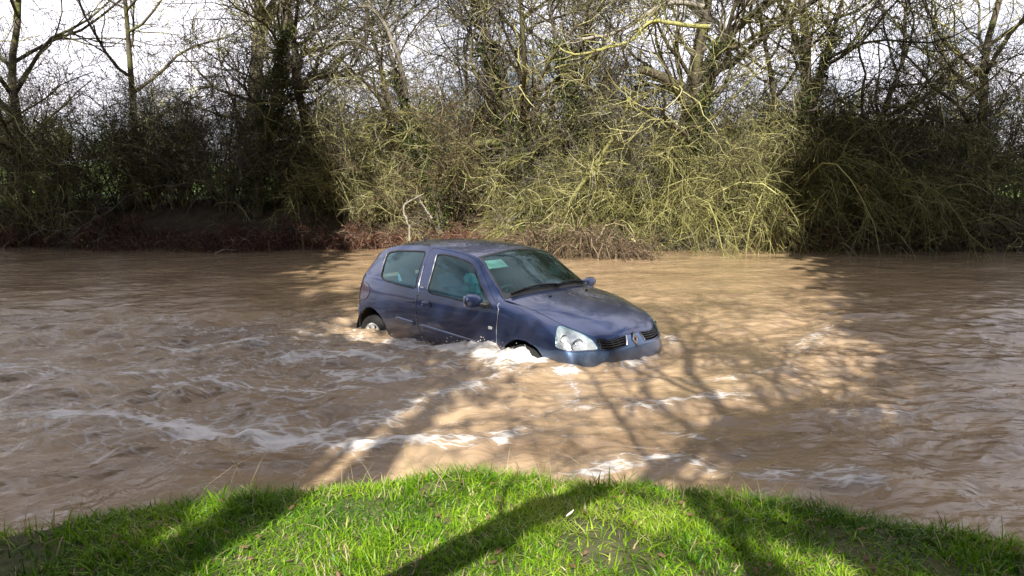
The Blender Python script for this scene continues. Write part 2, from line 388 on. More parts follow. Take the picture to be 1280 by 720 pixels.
def cut_surface(G, loops, step=.032, lim=None):
    """loops: [(label, loop)] first match wins; returns {label: (params, tris)}"""
    nu, nv = G.nu-1, G.nv-1
    us = []; u = 0.
    while u < nu: us.append(u); m = metric(G, [(u, nv*.4)])[0][0]; u += step/m
    us = np.array(us+[nu]); pts = []; edges = []
    vs = []; v = 0.
    while v < nv: vs.append(v); m = max(metric(G, [(q, v)])[0][1] for q in np.linspace(0, nu, 9)); v += step/m
    vs = np.array(vs+[nv])
    dom = np.array([(a, 0) for a in us]+[(nu, b) for b in vs[1:]]+[(a, nv) for a in us[::-1][1:]]+[(0, b) for b in vs[::-1][1:-1]])
    cons = [dom]+[l for _, l in loops]
    for l in cons:
        n0 = len(pts); pts += [tuple(q) for q in l]; edges += [(n0+i, n0+(i+1) % len(l)) for i in range(len(l))]
    allc = np.array(pts)
    UU, VV = np.meshgrid(us[1:-1], vs[1:-1]); gp = np.stack([UU.ravel(), VV.ravel()], 1); m = metric(G, gp)
    keep = np.ones(len(gp), bool)
    for a in range(0, len(gp), 500):
        d = (gp[a:a+500, None]-allc[None])*m[a:a+500, None]; keep[a:a+500] = (np.sqrt((d**2).sum(2)).min(1) > step*.35)
    pts += [tuple(q) for q in gp[keep]]
    r = delaunay_2d_cdt([Vector(p_) for p_ in pts], edges, [], 0, 1e-6)
    V = np.array([tuple(q) for q in r[0]]); T = np.array([f for f in r[2] if len(f) == 3])
    c = V[T].mean(1); ok = (c[:, 0] > 0) & (c[:, 0] < nu) & (c[:, 1] > 0) & (c[:, 1] < nv)
    lab = np.full(len(T), -1)
    for k, (_, l) in enumerate(loops):
        lab[(lab < 0) & inpoly(c, l)] = k
    res = {}
    for k, (name, _) in list(enumerate(loops))+[(-1, ('body', None))]:
        s = ok & (lab == k)
        if s.any(): res.setdefault(name, []).append(T[s])
    return V, {k: np.vstack(t) for k, t in res.items()}
def panel(G, V, T, sides, off=0., rim=.012, disp=None):
    """triangles over the surface -> geometry for one mesh, with a folded rim on its free edges"""
    used = np.unique(T); mp_ = {a: i for i, a in enumerate(used)}; P2 = V[used]; T = np.vectorize(mp_.get)(T)
    u, v = np.clip(P2[:, 0], 0, G.nu-1), np.clip(P2[:, 1], 0, G.nv-1)
    P = G.ev(u, v); N = G.nrm(u, v)
    cen = np.array([-1.1, 0, .55]); 
    if ((P-cen)*N).sum() < 0: N = -N
    tri = P[T]; fn = np.cross(tri[:, 1]-tri[:, 0], tri[:, 2]-tri[:, 0]); fl = (fn*N[T].mean(1)).sum(1) < 0
    T = T.copy(); T[fl] = T[fl][:, ::-1]
    if disp is not None: P = P+N*disp(P, P2)[:, None]
    P = P+N*off
    e = {}
    for t in T:
        for a, b in ((t[0], t[1]), (t[1], t[2]), (t[2], t[0])): e[(a, b)] = 1
    free = [(a, b) for (a, b) in e if (b, a) not in e and not (abs(P[a, 1]) < 1e-4 and abs(P[b, 1]) < 1e-4)]
    VV = [P]; NN = [N]; FF = [T]; n = len(P)
    if rim and free:
        fa = np.array(free); A, B = P[fa[:, 0]], P[fa[:, 1]]; Ai, Bi = A-N[fa[:, 0]]*rim, B-N[fa[:, 1]]*rim
        d = np.cross(Bi-A, B-A); fnn = np.cross(B-A, A-Ai); fnn /= np.linalg.norm(fnn, axis=1)[:, None]+1e-12
        m = len(fa); q = np.arange(m); VV += [A, B, Bi, Ai]; NN += [fnn]*4
        F4 = np.stack([n+m+q, n+q, n+3*m+q, n+2*m+q], 1); FF += [F4[:, [0, 1, 2]], F4[:, [0, 2, 3]]]
    P = np.vstack(VV); N = np.vstack(NN); F = np.vstack(FF); oP, oN, oF = [], [], []; k = 0
    for s in sides:
        Q = P.copy(); M_ = N.copy(); H = F.copy()
        if s < 0: Q[:, 1] *= -1; M_[:, 1] *= -1; H = H[:, ::-1]
        oP.append(Q); oN.append(M_); oF.append(H+k); k += len(Q)
    return np.vstack(oP), np.vstack(oN), np.vstack(oF)
def panel_obj(name, parts, mat, parent):
    P = np.vstack([p_[0] for p_ in parts]); N = np.vstack([p_[1] for p_ in parts]); F = []; k = 0
    for p_ in parts: F.append(p_[2]+k); k += len(p_[0])
    me = bpy.data.meshes.new(name); me.from_pydata(P.tolist(), [], np.vstack(F).tolist())
    me.polygons.foreach_set('use_smooth', np.ones(len(me.polygons), bool))
    me.normals_split_custom_set_from_vertices([tuple(n) for n in N]); me.materials.append(mat)
    return ob(name, me, parent)

car = empty('hatchback_car'); car.matrix_world = Matrix([[*CAR_R[i], CAR_T[i]] for i in range(3)]+[[0, 0, 0, 1]])
tag(car, 'blue three-door hatchback standing door-deep in brown flood water', 'car')

# ---- outlines on the belt (u, v)
circ = lambda cx, cz, r, a0, a1, n: [(cx+r*math.cos(a), cz+r*math.sin(a)) for a in np.linspace(a0, a1, n)]
arF = inv_side([(.34, .15)]+circ(.005, .26, .335, -.1, math.pi+.1, 26)+[(-.34, .15)])
arR = inv_side([(-2.19, .15)]+circ(-2.55, .285, .365, -.1, math.pi+.1, 26)+[(-2.92, .15)])
door = rnd([(13.30, .8), (13.42, 1.95), (13.61, 2.78), (13.68, 3.74), (13.72, 4.39), (13.62, 4.85), (13.74, 6.4), (13.80, 7.93), (13., 7.92), (12.35, 7.90), (11.6, 7.80), (10.9, 7.68), (10.1, 7.35), (9.45, 6.9), (8.98, 6.5), (8.84, 5.8), (8.72, 5.3), (8.82, 3.27), (8.84, 1.95), (8.86, .8)], belt, .03, 2)
qwin = rnd([(16.31, 7.63), (15.6, 7.68), (14.90, 7.68), (13.93, 7.70), (13.88, 6.4), (13.76, 5.05), (14.68, 5.07), (15.62, 5.22), (15.87, 5.60), (16.13, 6.80)], belt, .035)
dwin = rnd([(13.42, 7.60), (13.2, 7.70), (12.79, 7.70), (12.12, 7.63), (11.7, 7.52), (11.23, 7.36), (10.31, 6.92), (9.6, 6.35), (9.08, 5.15), (9.79, 4.76), (11.23, 4.85), (12.23, 4.91), (13.09, 4.94), (13.26, 5.19), (13.31, 6.64)], belt, .03)
mpatch = np.array([(9.08, 5.15), (9.79, 4.76), (10.02, 6.68), (9.6, 6.35)])
hl = rnd([(5.38, 7.72), (5.05, 7.90), (4.6, 7.93), (3.95, 7.90), (3.32, 7.2), (3.03, 5.86), (3.6, 5.60), (4.23, 5.37), (5.19, 5.22), (5.60, 5.05), (5.56, 5.8), (5.41, 6.49)], belt, .02)
grl = rnd([(2.87, 5.98), (3.13, 7.35), (2.9, 7.90), (.62, 7.90), (.88, 6.05), (1.6, 6.0)], belt, .01)
bump = np.array([(-.5, 7.93), (.56, 7.93), (.82, 5.93), (1.6, 5.88), (2.97, 5.74), (3.6, 5.48), (4.23, 5.25), (5.19, 5.08), (5.62, 4.90), (6.3, 3.9), (6.75, 3.3), (6.95, 2.6), (6.95, -.4), (-.5, -.4)])
rbump = np.array([(22.5, 3.4), (19.5, 3.4), (18.5, 3.3), (17.75, 3.0), (17.6, 2.2), (17.8, -.4), (22.5, -.4)])
tail = rnd([(18.9, 4.75), (17.6, 4.85), (16.8, 4.72), (16.52, 4.38), (16.8, 4.0), (17.4, 3.75), (18.9, 3.8)], belt, .04)
hatch = np.array([(22.5, 7.95), (19.3, 7.95), (18.75, 6.5), (18.95, 4.9), (18.98, 3.5), (22.5, 3.5)])
D = lambda l: dens(belt, l, .022)
loops = [('hole', D(arF)), ('hole', D(arR))]
def gap(name, l, g=.006, closed=True):
    l = D(l); return [(name, inset(belt, l, g)), ('gap', l)]
loops += [('door_window', inset(belt, D(dwin), .016)), ('mirror_patch', D(mpatch)), ('seal_d', D(dwin)), ('side_window', inset(belt, D(qwin), .018)), ('seal_q', D(qwin))]
loops += gap('door', door, .0045)
loops += gap('headlight', hl, .005) + gap('grille', grl, .004) + gap('bumper', bump, .003) + gap('rear_bumper', rbump, .004) + gap('tail_light', tail, .004) + gap('tailgate', hatch, .004)
BV, BT = cut_surface(belt, loops)
# ---- lids
hv, ht = cut_surface(hoodg, [])
def strip(G, u0, u1, v0, v1): return dens(G, [(u0, v0), (u1, v0), (u1, v1), (u0, v1)], .03)
hl_loops = [('bonnet', strip(hoodg, .05, 6.80, -1, 5.955))]
HV, HT = cut_surface(hoodg, hl_loops)
ws = rnd([(.30, -2), (.34, 5.70), (2.86, 5.70), (2.93, 0), (2.93, -2)], lid, .03, 2)
rg = rnd([(9.25, -2), (9.25, 5.3), (10.75, 5.2), (10.75, -2)], lid, .03, 2)
LV, LT = cut_surface(lid, [('windscreen', dens(lid, ws, .025)), ('ws_seal', dens(lid, [(-1, -1), (-1, 5.90), (2.97, 5.90), (3.03, -1)], .025)), ('rear_window', dens(lid, rg, .03)), ('rear_seal', inset(lid, dens(lid, rg, .03), -.02))])

Pn = lambda k, sides=(1, -1), **q: panel(belt, BV, BT[k], sides, **q)
arch_lip = lambda P, P2: .012*np.exp(-((np.hypot(P[:, 0]-.005, P[:, 2]-.26)-.335)/.035)**2)+.012*np.exp(-((np.hypot(P[:, 0]+2.55, P[:, 2]-.285)-.365)/.035)**2)
body = panel_obj('body', [Pn('body', disp=arch_lip, rim=.02), panel(hoodg, HV, HT['body'], (1, -1), off=-.002, rim=0), panel(lid, LV, LT['body'], (1, -1), rim=.01)], M_PAINT, car)
for s in (-1, 1): panel_obj('shut_line', [Pn('gap', (s,), off=-.010, rim=0)], M_DARK, body)
bonnet = panel_obj('bonnet', [panel(hoodg, HV, HT['bonnet'], (1, -1), off=.001, rim=.012)], M_PAINT, car)
for s in (-1, 1):
    d = panel_obj('door', [Pn('door', (s,), rim=.012)], M_PAINT, car)
    panel_obj('window', [Pn('door_window', (s,), off=-.006, rim=0)], M_GLASS, d)
    panel_obj('window_seal', [Pn('seal_d', (s,), off=.001, rim=.01)], M_BLACK, d)
    panel_obj('mirror_base', [Pn('mirror_patch', (s,), off=.004, rim=.01)], M_TRIM, d)
    w = panel_obj('side_window', [Pn('side_window', (s,), off=-.006, rim=0)], M_GLASS, car)
    panel_obj('window_seal', [Pn('seal_q', (s,), off=.001, rim=.01)], M_BLACK, w)
    # rubbing strip, handle, drip line on this side
    def surf(u, v, o=0.):
        P = belt.ev(np.atleast_1d(u), np.atleast_1d(v)); N = belt.nrm(np.atleast_1d(u), np.atleast_1d(v)); N *= np.sign(N[:, 1:2]); P = P+N*o
        P[:, 1] *= s; N[:, 1] *= s; return P, N
    for (xa, za, xb, zb, par) in ((-1.60, .552, -.44, .462, d), (-2.03, .585, -1.655, .556, body)):
        q = inv_side([(xa+(xb-xa)*t, za+(zb-za)*t) for t in np.linspace(0, 1, 24)]); q[:, 0] = np.polyval(np.polyfit(np.arange(24), q[:, 0], 3), np.arange(24)); q[:, 1] = np.polyval(np.polyfit(np.arange(24), q[:, 1], 3), np.arange(24))
        P, N = surf(q[:, 0], q[:, 1]); T = np.gradient(P, axis=0); T /= np.linalg.norm(T, axis=1)[:, None]; U = np.cross(N, T); U *= np.sign(U[:, 2:3])
        ta = np.clip(np.minimum(np.arange(24), 23-np.arange(24))/1.5, .15, 1)[:, None]
        prof = [(-.024, -.004), (-.020, .010), (-.008, .014), (.012, .014), (.020, .008), (.024, -.004)]
        V = np.stack([P+U*a*ta+N*b*(ta*.6+.4) for a, b in prof], 1).reshape(-1, 3); k = len(prof)
        F = [[i*k+j, i*k+j+1, (i+1)*k+j+1, (i+1)*k+j] for i in range(23) for j in range(k-1)]
        if s < 0: F = [f[::-1] for f in F]
        b = Bag(); b.add(V, F); ob('rubbing_strip', b.mesh('rubbing_strip', M_PAINT), par)
    for nm_, pts_, o_, par in (('door_glint_strip', [(13.78, 6.9), (13.66, 5.2), (13.62, 4.85), (13.72, 4.39), (13.68, 3.74), (13.61, 2.78), (13.42, 1.95), (13.34, 1.2)], .002, d), ('wing_glint_strip', [(8.86, 6.6), (8.84, 5.9), (8.72, 5.3), (8.78, 4.2), (8.82, 3.27), (8.84, 1.95)], .002, body), ('window_glint_strip', [(13.40, 7.55), (13.30, 6.64), (13.25, 5.3)], .005, d), ('window_glint_strip', [(16.28, 7.5), (16.12, 6.8), (15.90, 5.75)], .005, w)):  # pale glossy tubes standing in for sun glints along the panel edges
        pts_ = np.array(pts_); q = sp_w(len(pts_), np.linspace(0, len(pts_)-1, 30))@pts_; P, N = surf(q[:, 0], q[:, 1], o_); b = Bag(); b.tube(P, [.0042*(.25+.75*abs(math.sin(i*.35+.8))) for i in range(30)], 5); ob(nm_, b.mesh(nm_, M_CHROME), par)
    # door handle: recessed dish and pull
    hu, hv_ = inv_side([(-1.455, .795)])[0]
    P, N = surf(hu, hv_); P = P[0]; N = N[0]; T = np.array([1., 0, -.06]); T /= np.linalg.norm(T); U = np.cross(N, T); U /= np.linalg.norm(U); U *= np.sign(U[2])
    b = Bag(); th = np.linspace(0, 2*np.pi, 28, endpoint=False)
    rings = [(1, .003), (.93, .006), (.80, -.006), (.45, -.016), (.05, -.018)]
    V = np.array([P+T*.085*r*np.cos(a)+U*.042*r*np.sin(a)+N*(h+.002) for r, h in rings for a in th]); F = [[i*28+j, i*28+(j+1) % 28, (i+1)*28+(j+1) % 28, (i+1)*28+j] for i in range(4) for j in range(28)]
    b.add(V, F); hh = ob('door_handle', b.mesh('door_handle', M_PAINT), d)
    b = Bag(); xs = np.linspace(-1, 1, 13); b.tube([P+T*.078*x+U*(.010+.012*(1-x*x))+N*(.016-.016*x*x*x*x) for x in xs], [.013*(1-.55*abs(x)**3) for x in xs], 8); ob('handle_pull', b.mesh('handle_pull', M_PAINT), hh)
    # wing repeater, small badge on the pillar
    P, N = surf(*inv_side([(-.335 if s < 0 else -.335, .655)])[0]+np.array([.35, 0])); P = P[0]; N = N[0]
    b = Bag(); M_ = np.stack([T, N, U], 1); b.box(P+N*.004, (.026, .008, .015), M_, .006); ob('wing_indicator', b.mesh('wing_indicator', M_WHITEL), body)
    P, N = surf(*inv_side([(-1.565, .975)])[0]); P = P[0]; N = N[0]; b = Bag()
    for k in range(5): b.box(P+N*.003+T*(k-2)*.0115, (.0042, .002, .006+.002*(k % 2)), M_)
    ob('pillar_badge', b.mesh('pillar_badge', M_CHROME), d)
    # headlight: reflector bowl, inner ring and clear lens
    h = panel_obj('headlight', [Pn('headlight', (s,), off=.002, rim=.012)], M_LENS, car)
    hc = np.array([4.6, 6.5])
    dish = lambda P, P2: -.055*np.clip(1-np.hypot((P2[:, 0]-4.55)/1.15, (P2[:, 1]-6.45)/1.35), 0, 1)**.8-.012
    panel_obj('reflector', [Pn('headlight', (s,), disp=dish, rim=0)], M_REFL, h)
    for uu, vv, rr, nm in ((4.25, 6.25, .062, 'main_lamp'), (4.95, 6.75, .040, 'turn_lamp')):
        P, N = surf(uu, vv); P = P[0]; N = N[0]; ax = np.array([.93, .30*s, .05]); ax /= np.linalg.norm(ax)
        b = Bag(); b.lathe([(rr, .012), (rr*1.05, .0), (rr*.96, -.006), (rr*.78, -.022), (rr*.5, -.038), (rr*.22, -.045), (rr*.20, -.02), (.001, -.012)], P-N*.030, ax, 24)
        ob(nm, b.mesh(nm, M_SILVER if nm == 'main_lamp' else M_WHITEL), h)
    t = panel_obj('tail_light', [Pn('tail_light', (s,), off=.006, rim=.014)], M_TAIL, car)
    # door mirror
    if True:
        P0, N0 = surf(9.45, 5.35); P0 = P0[0]
        c = np.array([-.575, .915*s, .932]); b = Bag(); n, m_ = 18, 14; V = []
        for i in range(n+1):
            t = i/n; x = (t-.5)*2; lx = .118*x
            e = math.sqrt(max(0, 1-abs(x)**2.6)); wy = .060*e*(1-.12*x); wz = .068*e
            for j in range(m_):
                a = 2*np.pi*j/m_; V.append((c[0]+wy*math.sin(a)*(1 if math.sin(a) > 0 else .30)+.012*x*x, c[1]+lx*s*1.0, c[2]+wz*math.cos(a)+.012*x))
        F = [[i*m_+j, i*m_+(j+1) % m_, (i+1)*m_+(j+1) % m_, (i+1)*m_+j] for i in range(n) for j in range(m_)]
        if s < 0: F = [f[::-1] for f in F]
        b.add(V, F); mir = ob('door_mirror', b.mesh('door_mirror', M_PAINT), car)
        b = Bag(); b.tube([P0+np.array([0, -.01*s, 0]), (P0+np.array([0, .02*s, 0])), c+np.array([-.0, -.055*s, -.035])], [.034, .030, .022], 10); ob('mirror_arm', b.mesh('mirror_arm', M_TRIM), mir)
        b = Bag(); b.box(c+np.array([-.024, .0, 0]), (.003, .092, .050), None, .002); ob('mirror_glass', b.mesh('mirror_glass', M_CHROME), mir)
wsn = panel_obj('windscreen', [panel(lid, LV, LT['windscreen'], (1, -1), off=-.003, rim=0)], M_WS, car)
panel_obj('windscreen_seal', [panel(lid, LV, LT['ws_seal'], (1, -1), off=0, rim=.01)], M_TRIM, wsn)
rw = panel_obj('rear_window', [panel(lid, LV, LT['rear_window'], (1, -1), off=-.003, rim=0)], M_GLASS, car)
panel_obj('rear_window_seal', [panel(lid, LV, LT['rear_seal'], (1, -1), off=0, rim=.01)], M_BLACK, rw)
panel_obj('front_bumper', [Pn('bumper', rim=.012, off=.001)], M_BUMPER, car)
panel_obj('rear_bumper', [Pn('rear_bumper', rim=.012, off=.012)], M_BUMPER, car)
panel_obj('tailgate', [Pn('tailgate', rim=.012)], M_PAINT, car)
for s in (-1, 1):
    grille = panel_obj('grille', [Pn('grille', (s,), off=-.028, rim=0)], M_DARK, car); GR = globals().setdefault('GRL', {}); GR[s] = grille
    for vv in (6.4, 6.85, 7.3, 7.7):
        u = np.linspace(.78 if vv > 7 else .86, 2.86+.22*(vv-6.3 if vv < 7.3 else .8), 20); P = belt.ev(u, np.full(20, vv)); P[:, 0] -= .010; P[:, 1] *= s
        b = Bag(); b.tube(P, .0055, 6); ob('grille_slat', b.mesh('grille_slat', M_TRIM), grille)
    for uu in (1.3, 1.8, 2.3, 2.8):
        v = np.linspace(6.2, 7.8, 8); P = belt.ev(np.full(8, uu), v); P[:, 0] -= .016; P[:, 1] *= s
        b = Bag(); b.tube(P, .004, 5); ob('grille_slat', b.mesh('grille_slat', M_TRIM), grille)
# diamond emblem on the nose
P, N = belt.ev([0], [6.75])[0], np.array([.93, 0, .36]); N /= np.linalg.norm(N); U = np.cross(N, (0, 1, 0)); U *= np.sign(U[2]); T = np.cross(U, N)
b = Bag()
def rhomb(w, h, o): return [P+N*o+T*x*w+U*y*h for x, y in ((0, 1), (1, 0), (0, -1), (-1, 0))]
# two interlocked bands of a rhombus ring, with a cut at each acute end
outr = [(0, .064), (.046, .0), (0, -.064), (-.046, 0)]; inn = [(0, .030), (.019, 0), (0, -.030), (-.019, 0)]; mid = [((a[0]+c_[0])/2, (a[1]+c_[1])/2) for a, c_ in zip(outr, inn)]
pt = lambda q, o: P+N*o+T*q[0]+U*q[1]
V = [pt(q, .004) for q in outr]+[pt(q, .016) for q in mid]+[pt(q, .004) for q in inn]; F = []
for i in range(4):
    j = (i+1) % 4; F += [[i, j, 4+j, 4+i], [4+i, 4+j, 8+j, 8+i]]
b.add(V, F); em = ob('diamond_badge', b.mesh('diamond_badge', M_CHROME, False), car)
b = Bag(); V = [pt((x*1.0, y*1.0), .002) for x, y in ((0, .078), (.058, 0), (0, -.078), (-.058, 0))]; b.add(V+[v+N*(-.006) for v in V], [[0, 1, 2, 3], [0, 4, 5, 1], [1, 5, 6, 2], [2, 6, 7, 3], [3, 7, 4, 0]]); ob('badge_backing', b.mesh('badge_backing', M_TRIM, False), em)
# chrome edge beside the badge panel
for s in (-1, 1):
    v = np.linspace(6.1, 7.85, 8); u = .86-.24*(v-6.1)/1.75; PP = belt.ev(u, v); PP[:, 0] += .004; PP[:, 1] *= s
    b = Bag(); b.tube(PP, .0065, 6); ob('grille_edge', b.mesh('grille_edge', M_CHROME), GRL[s])
# wheels
def wheel(x, z, s):
    c = np.array([x, s*.715, z])
    e = bpy.data.objects.new('wheel', None); COL.objects.link(e); e.parent = car; e.location = c
    b = Bag(); b.lathe([(.190, -.07), (.200, -.085), (.245, -.092), (.276, -.080), (.288, -.055), (.290, 0), (.288, .055), (.276, .080), (.245, .092), (.200, .085), (.190, .07)], (0, 0, 0), (0, s, 0), 40)
    ob('tyre', b.mesh('tyre', M_TYRE), e)
    b = Bag(); b.lathe([(.196, .078), (.188, .084), (.176, .070), (.168, .03), (.160, -.06)], (0, 0, 0), (0, s, 0), 40)
    b.lathe([(.001, .070), (.035, .068), (.045, .058), (.050, .04)], (0, 0, 0), (0, s, 0), 20)
    for k in range(8):
        a = k*np.pi/4+.2; d1 = np.array([math.cos(a), 0, math.sin(a)]); tt = np.array([-math.sin(a), 0, math.cos(a)]); n_ = np.array([0, s, 0])
        V = []
        for r, w, h in ((.035, .020, .064), (.08, .018, .066), (.13, .024, .070), (.182, .038, .074)):
            V += [d1*r-tt*w+n_*(h-.02), d1*r-tt*w*.7+n_*h, d1*r+tt*w*.7+n_*h, d1*r+tt*w+n_*(h-.02)]
        F = [[i*4+j, i*4+j+1, (i+1)*4+j+1, (i+1)*4+j] for i in range(3) for j in range(3)]
        if s < 0: F = [f[::-1] for f in F]
        b.add(V, F)
    ob('rim', b.mesh('rim', M_SILVER), e)
    b = Bag(); b.lathe([(.15, -.05), (.02, -.05), (.001, -.05)], (0, 0, 0), (0, s, 0), 20); ob('brake_disc', b.mesh('brake_disc', M_DARK), e)
for x, z in ((0.005, .25), (-2.55, .262)):
    for s in (-1, 1): wheel(x, z, s)
# wheel housings and floor pan
b = Bag()
for x, z, r in ((.005, .26, .345), (-2.55, .285, .375)):
    for s in (-1, 1):
        th = np.linspace(-.25, np.pi+.25, 22); V = []
        for yy in (.79, .45): V += [(x+r*math.cos(a), s*yy, z+r*math.sin(a)) for a in th]
        F = [[i, i+1, 22+i+1, 22+i] for i in range(21)]; b.add(V, F)
        V = [(x, s*.45, z)]+[(x+r*math.cos(a), s*.45, z+r*math.sin(a)) for a in th]; b.add(V, [[0, i+1, i+2] for i in range(21)])
b.box((-1.15, 0, .22), (1.75, .70, .02)); b.box((.3, 0, .45), (.02, .62, .22)); b.box((-2.8, 0, .5), (.02, .55, .25))
ob('underbody', b.mesh('underbody', M_DARK), car)
# interior
b = Bag(); b.box((-.50, 0, .76), (.20, .66, .13), None, .05); b.box((-.34, 0, .84), (.17, .60, .06), None, .03)
b.box((-.56, -.36, .90), (.10, .19, .045), None, .03)
ob('dashboard', b.mesh('dashboard', M_DASH), car)
sx = (-.72, -.36, .86); b = Bag(); ax = np.array([-.88, 0, .47])
th = np.linspace(0, 2*np.pi, 33); e1 = np.array([0, 1., 0]); e2 = np.cross(ax, e1)
b.tube([np.array(sx)+.185*(e1*math.cos(a)+e2*math.sin(a)) for a in th], .015, 8, cap=False)
for a in (.1, np.pi-.1, -np.pi/2): b.tube([np.array(sx)-ax*.03, np.array(sx)+.18*(e1*math.cos(a)+e2*math.sin(a))], [.02, .012], 6)
sw = ob('steering_wheel', b.mesh('steering_wheel', M_DASH), car)
b = Bag(); b.lathe([(.001, .03), (.05, .026), (.068, .01), (.07, -.02)], sx, ax, 20); ob('airbag_cover', b.mesh('airbag_cover', M_DASH), sw)
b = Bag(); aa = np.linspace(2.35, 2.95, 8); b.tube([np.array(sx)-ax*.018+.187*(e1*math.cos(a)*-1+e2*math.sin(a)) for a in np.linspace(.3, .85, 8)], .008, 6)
ob('wheel_glint_strip', b.mesh('wheel_glint_strip', M_WHITEL), sw)  # white strip standing in for the highlight on the steering wheel rim
def seat(y):
    e = bpy.data.objects.new('front_seat', None); COL.objects.link(e); e.parent = car; e.location = (-1.25, y, .35)
    R_ = np.array(Matrix.Rotation(math.radians(-14), 3, 'Y'))
    b = Bag(); b.box((.12, 0, .12), (.25, .24, .08), None, .05); ob('seat_base', b.mesh('seat_base', M_INT), e)
    b = Bag(); b.box((-.22, 0, .46), (.065, .23, .30), R_, .06); b.box((-.17, .20, .44), (.05, .04, .25), R_, .03); b.box((-.17, -.20, .44), (.05, .04, .25), R_, .03); ob('backrest', b.mesh('backrest', M_INT), e)
    b = Bag(); b.box((-.32, 0, .86), (.045, .125, .085), R_, .04); hr = ob('headrest', b.mesh('headrest', M_INT), e)
    b = Bag(); [b.tube([(-.30, q, .72), (-.32, q, .86)], .006, 6) for q in (-.05, .05)]; ob('headrest_post', b.mesh('headrest_post', M_CHROME), hr)
seat(-.36); seat(.36)
e = bpy.data.objects.new('rear_seat', None); COL.objects.link(e); e.parent = car; e.location = (-2.1, 0, .38)
b = Bag(); b.box((0, 0, .08), (.25, .56, .08), None, .05); ob('bench', b.mesh('bench', M_INT), e)
b = Bag(); b.box((-.28, 0, .36), (.06, .56, .24), np.array(Matrix.Rotation(math.radians(-16), 3, 'Y')), .05); ob('backrest', b.mesh('backrest', M_INT), e)
for q in (-.32, .32): b = Bag(); b.box((-.36, q, .66), (.04, .12, .07), None, .04); ob('headrest', b.mesh('headrest', M_INT), e)
b = Bag(); b.box((-2.52, 0, .80), (.22, .52, .012)); ob('parcel_shelf', b.mesh('parcel_shelf', M_DASH), car)
b = Bag(); b.box((-1.08, 0, .30), (1.55, .62, .01)); ob('cabin_floor', b.mesh('cabin_floor', M_INT), car)
b = Bag(); V, N, F = panel(lid, LV, LT['body'][:], (1, -1), off=-.03, rim=0); b.add(V, F); ob('headlining', b.mesh('headlining', simple('grey headlining', (.12, .13, .13), .9)), body)
# sun visor behind the screen, seat belt buckle strap, crumpled pale cloth behind the driver's window
R_ = np.array(Matrix.Rotation(math.radians(-52), 3, 'Y'))
b = Bag(); q = lid.ev([2.42], [4.0])[0]; q[1] *= -1; b.box(q+np.array([-.055, -.02, -.045]), (.070, .155, .009), np.array(Matrix.Rotation(math.radians(32), 3, 'Y')), .008); ob('sun_visor', b.mesh('sun_visor', M_PALE), car)
n = 26; uu, vv = np.meshgrid(np.linspace(-1, 1, n), np.linspace(-1, 1, n), indexing='ij')
hgt = .30*(1-vv)*.5; V = []
X = -.90+.20*uu*(1-.35*np.clip(vv, 0, 1)); Z = .95+.175*vv-.05*uu*vv
Y = -.60-.035*np.cos(uu*1.5)*np.cos(vv*1.3)+.025*fbm(uu*2.2+3, vv*2.2, 3, 5)*1.5
b = Bag(); i = np.arange(n-1)[:, None]; j = np.arange(n-1)[None]; F = np.stack([i*n+j, i*n+j+1, (i+1)*n+j+1, (i+1)*n+j], -1).reshape(-1, 4)
A_ = np.stack([X, Y, Z], -1).reshape(-1, 3); B_ = A_+np.array([0, .05, 0]); b.add(A_, F); b.add(B_, F[:, ::-1])
ob('crumpled_cloth', b.mesh('crumpled_cloth', M_AIR), car)
b = Bag(); b.tube([(-2.16, -.66, 1.07), (-2.14, -.665, 1.03), (-2.11, -.67, .985)], [.012, .016, .020], 6); ob('seat_belt_anchor', b.mesh('seat_belt_anchor', M_WHITEL), car)
# wipers, aerial, washer jets
def on_lid(u, v, s, o): P = lid.ev([u], [v])[0]; N = lid.nrm([u], [v])[0]; N *= np.sign(N[2]); P = P+N*o; P[1] *= s; return P
for (a0, s0), (a1, s1) in (((5.2, -1), (.4, 1)), ((.2, -1), (5.0, 1))):
    ys = np.linspace(a0*s0, a1*s1, 18); b = Bag()
    b.tube([on_lid(.16+.14*math.sin(np.pi*min(1, t*1.0)), abs(y), np.sign(y) or 1, .030) for t, y in zip(np.linspace(0, 1, 18), ys)], .009, 6)
    wb = ob('wiper', b.mesh('wiper', M_BLACK), car)
    b = Bag(); b.tube([on_lid(.22+.14*math.sin(np.pi*t), abs(y), np.sign(y) or 1, .012) for t, y in zip(np.linspace(0, 1, 18), ys)], .008, 5); ob('wiper_blade', b.mesh('wiper_blade', M_BLACK), wb)
b = Bag(); P = on_lid(6.6, 1.2, -1, 0); b.tube([P, P+np.array([-.01, 0, .03])], [.022, .012], 8); b.tube([P+np.array([-.01, 0, .03]), P+np.array([-.06, 0, .055])], [.008, .005], 6); ob('roof_aerial', b.mesh('roof_aerial', M_BLACK), car)
for s in (-1, 1):
    P = hoodg.ev([6.2], [2.6])[0]; P[1] *= s; b = Bag(); b.box(P+np.array([0, 0, .006]), (.012, .014, .007), None, .004); ob('washer_jet', b.mesh('washer_jet', M_BLACK), car)
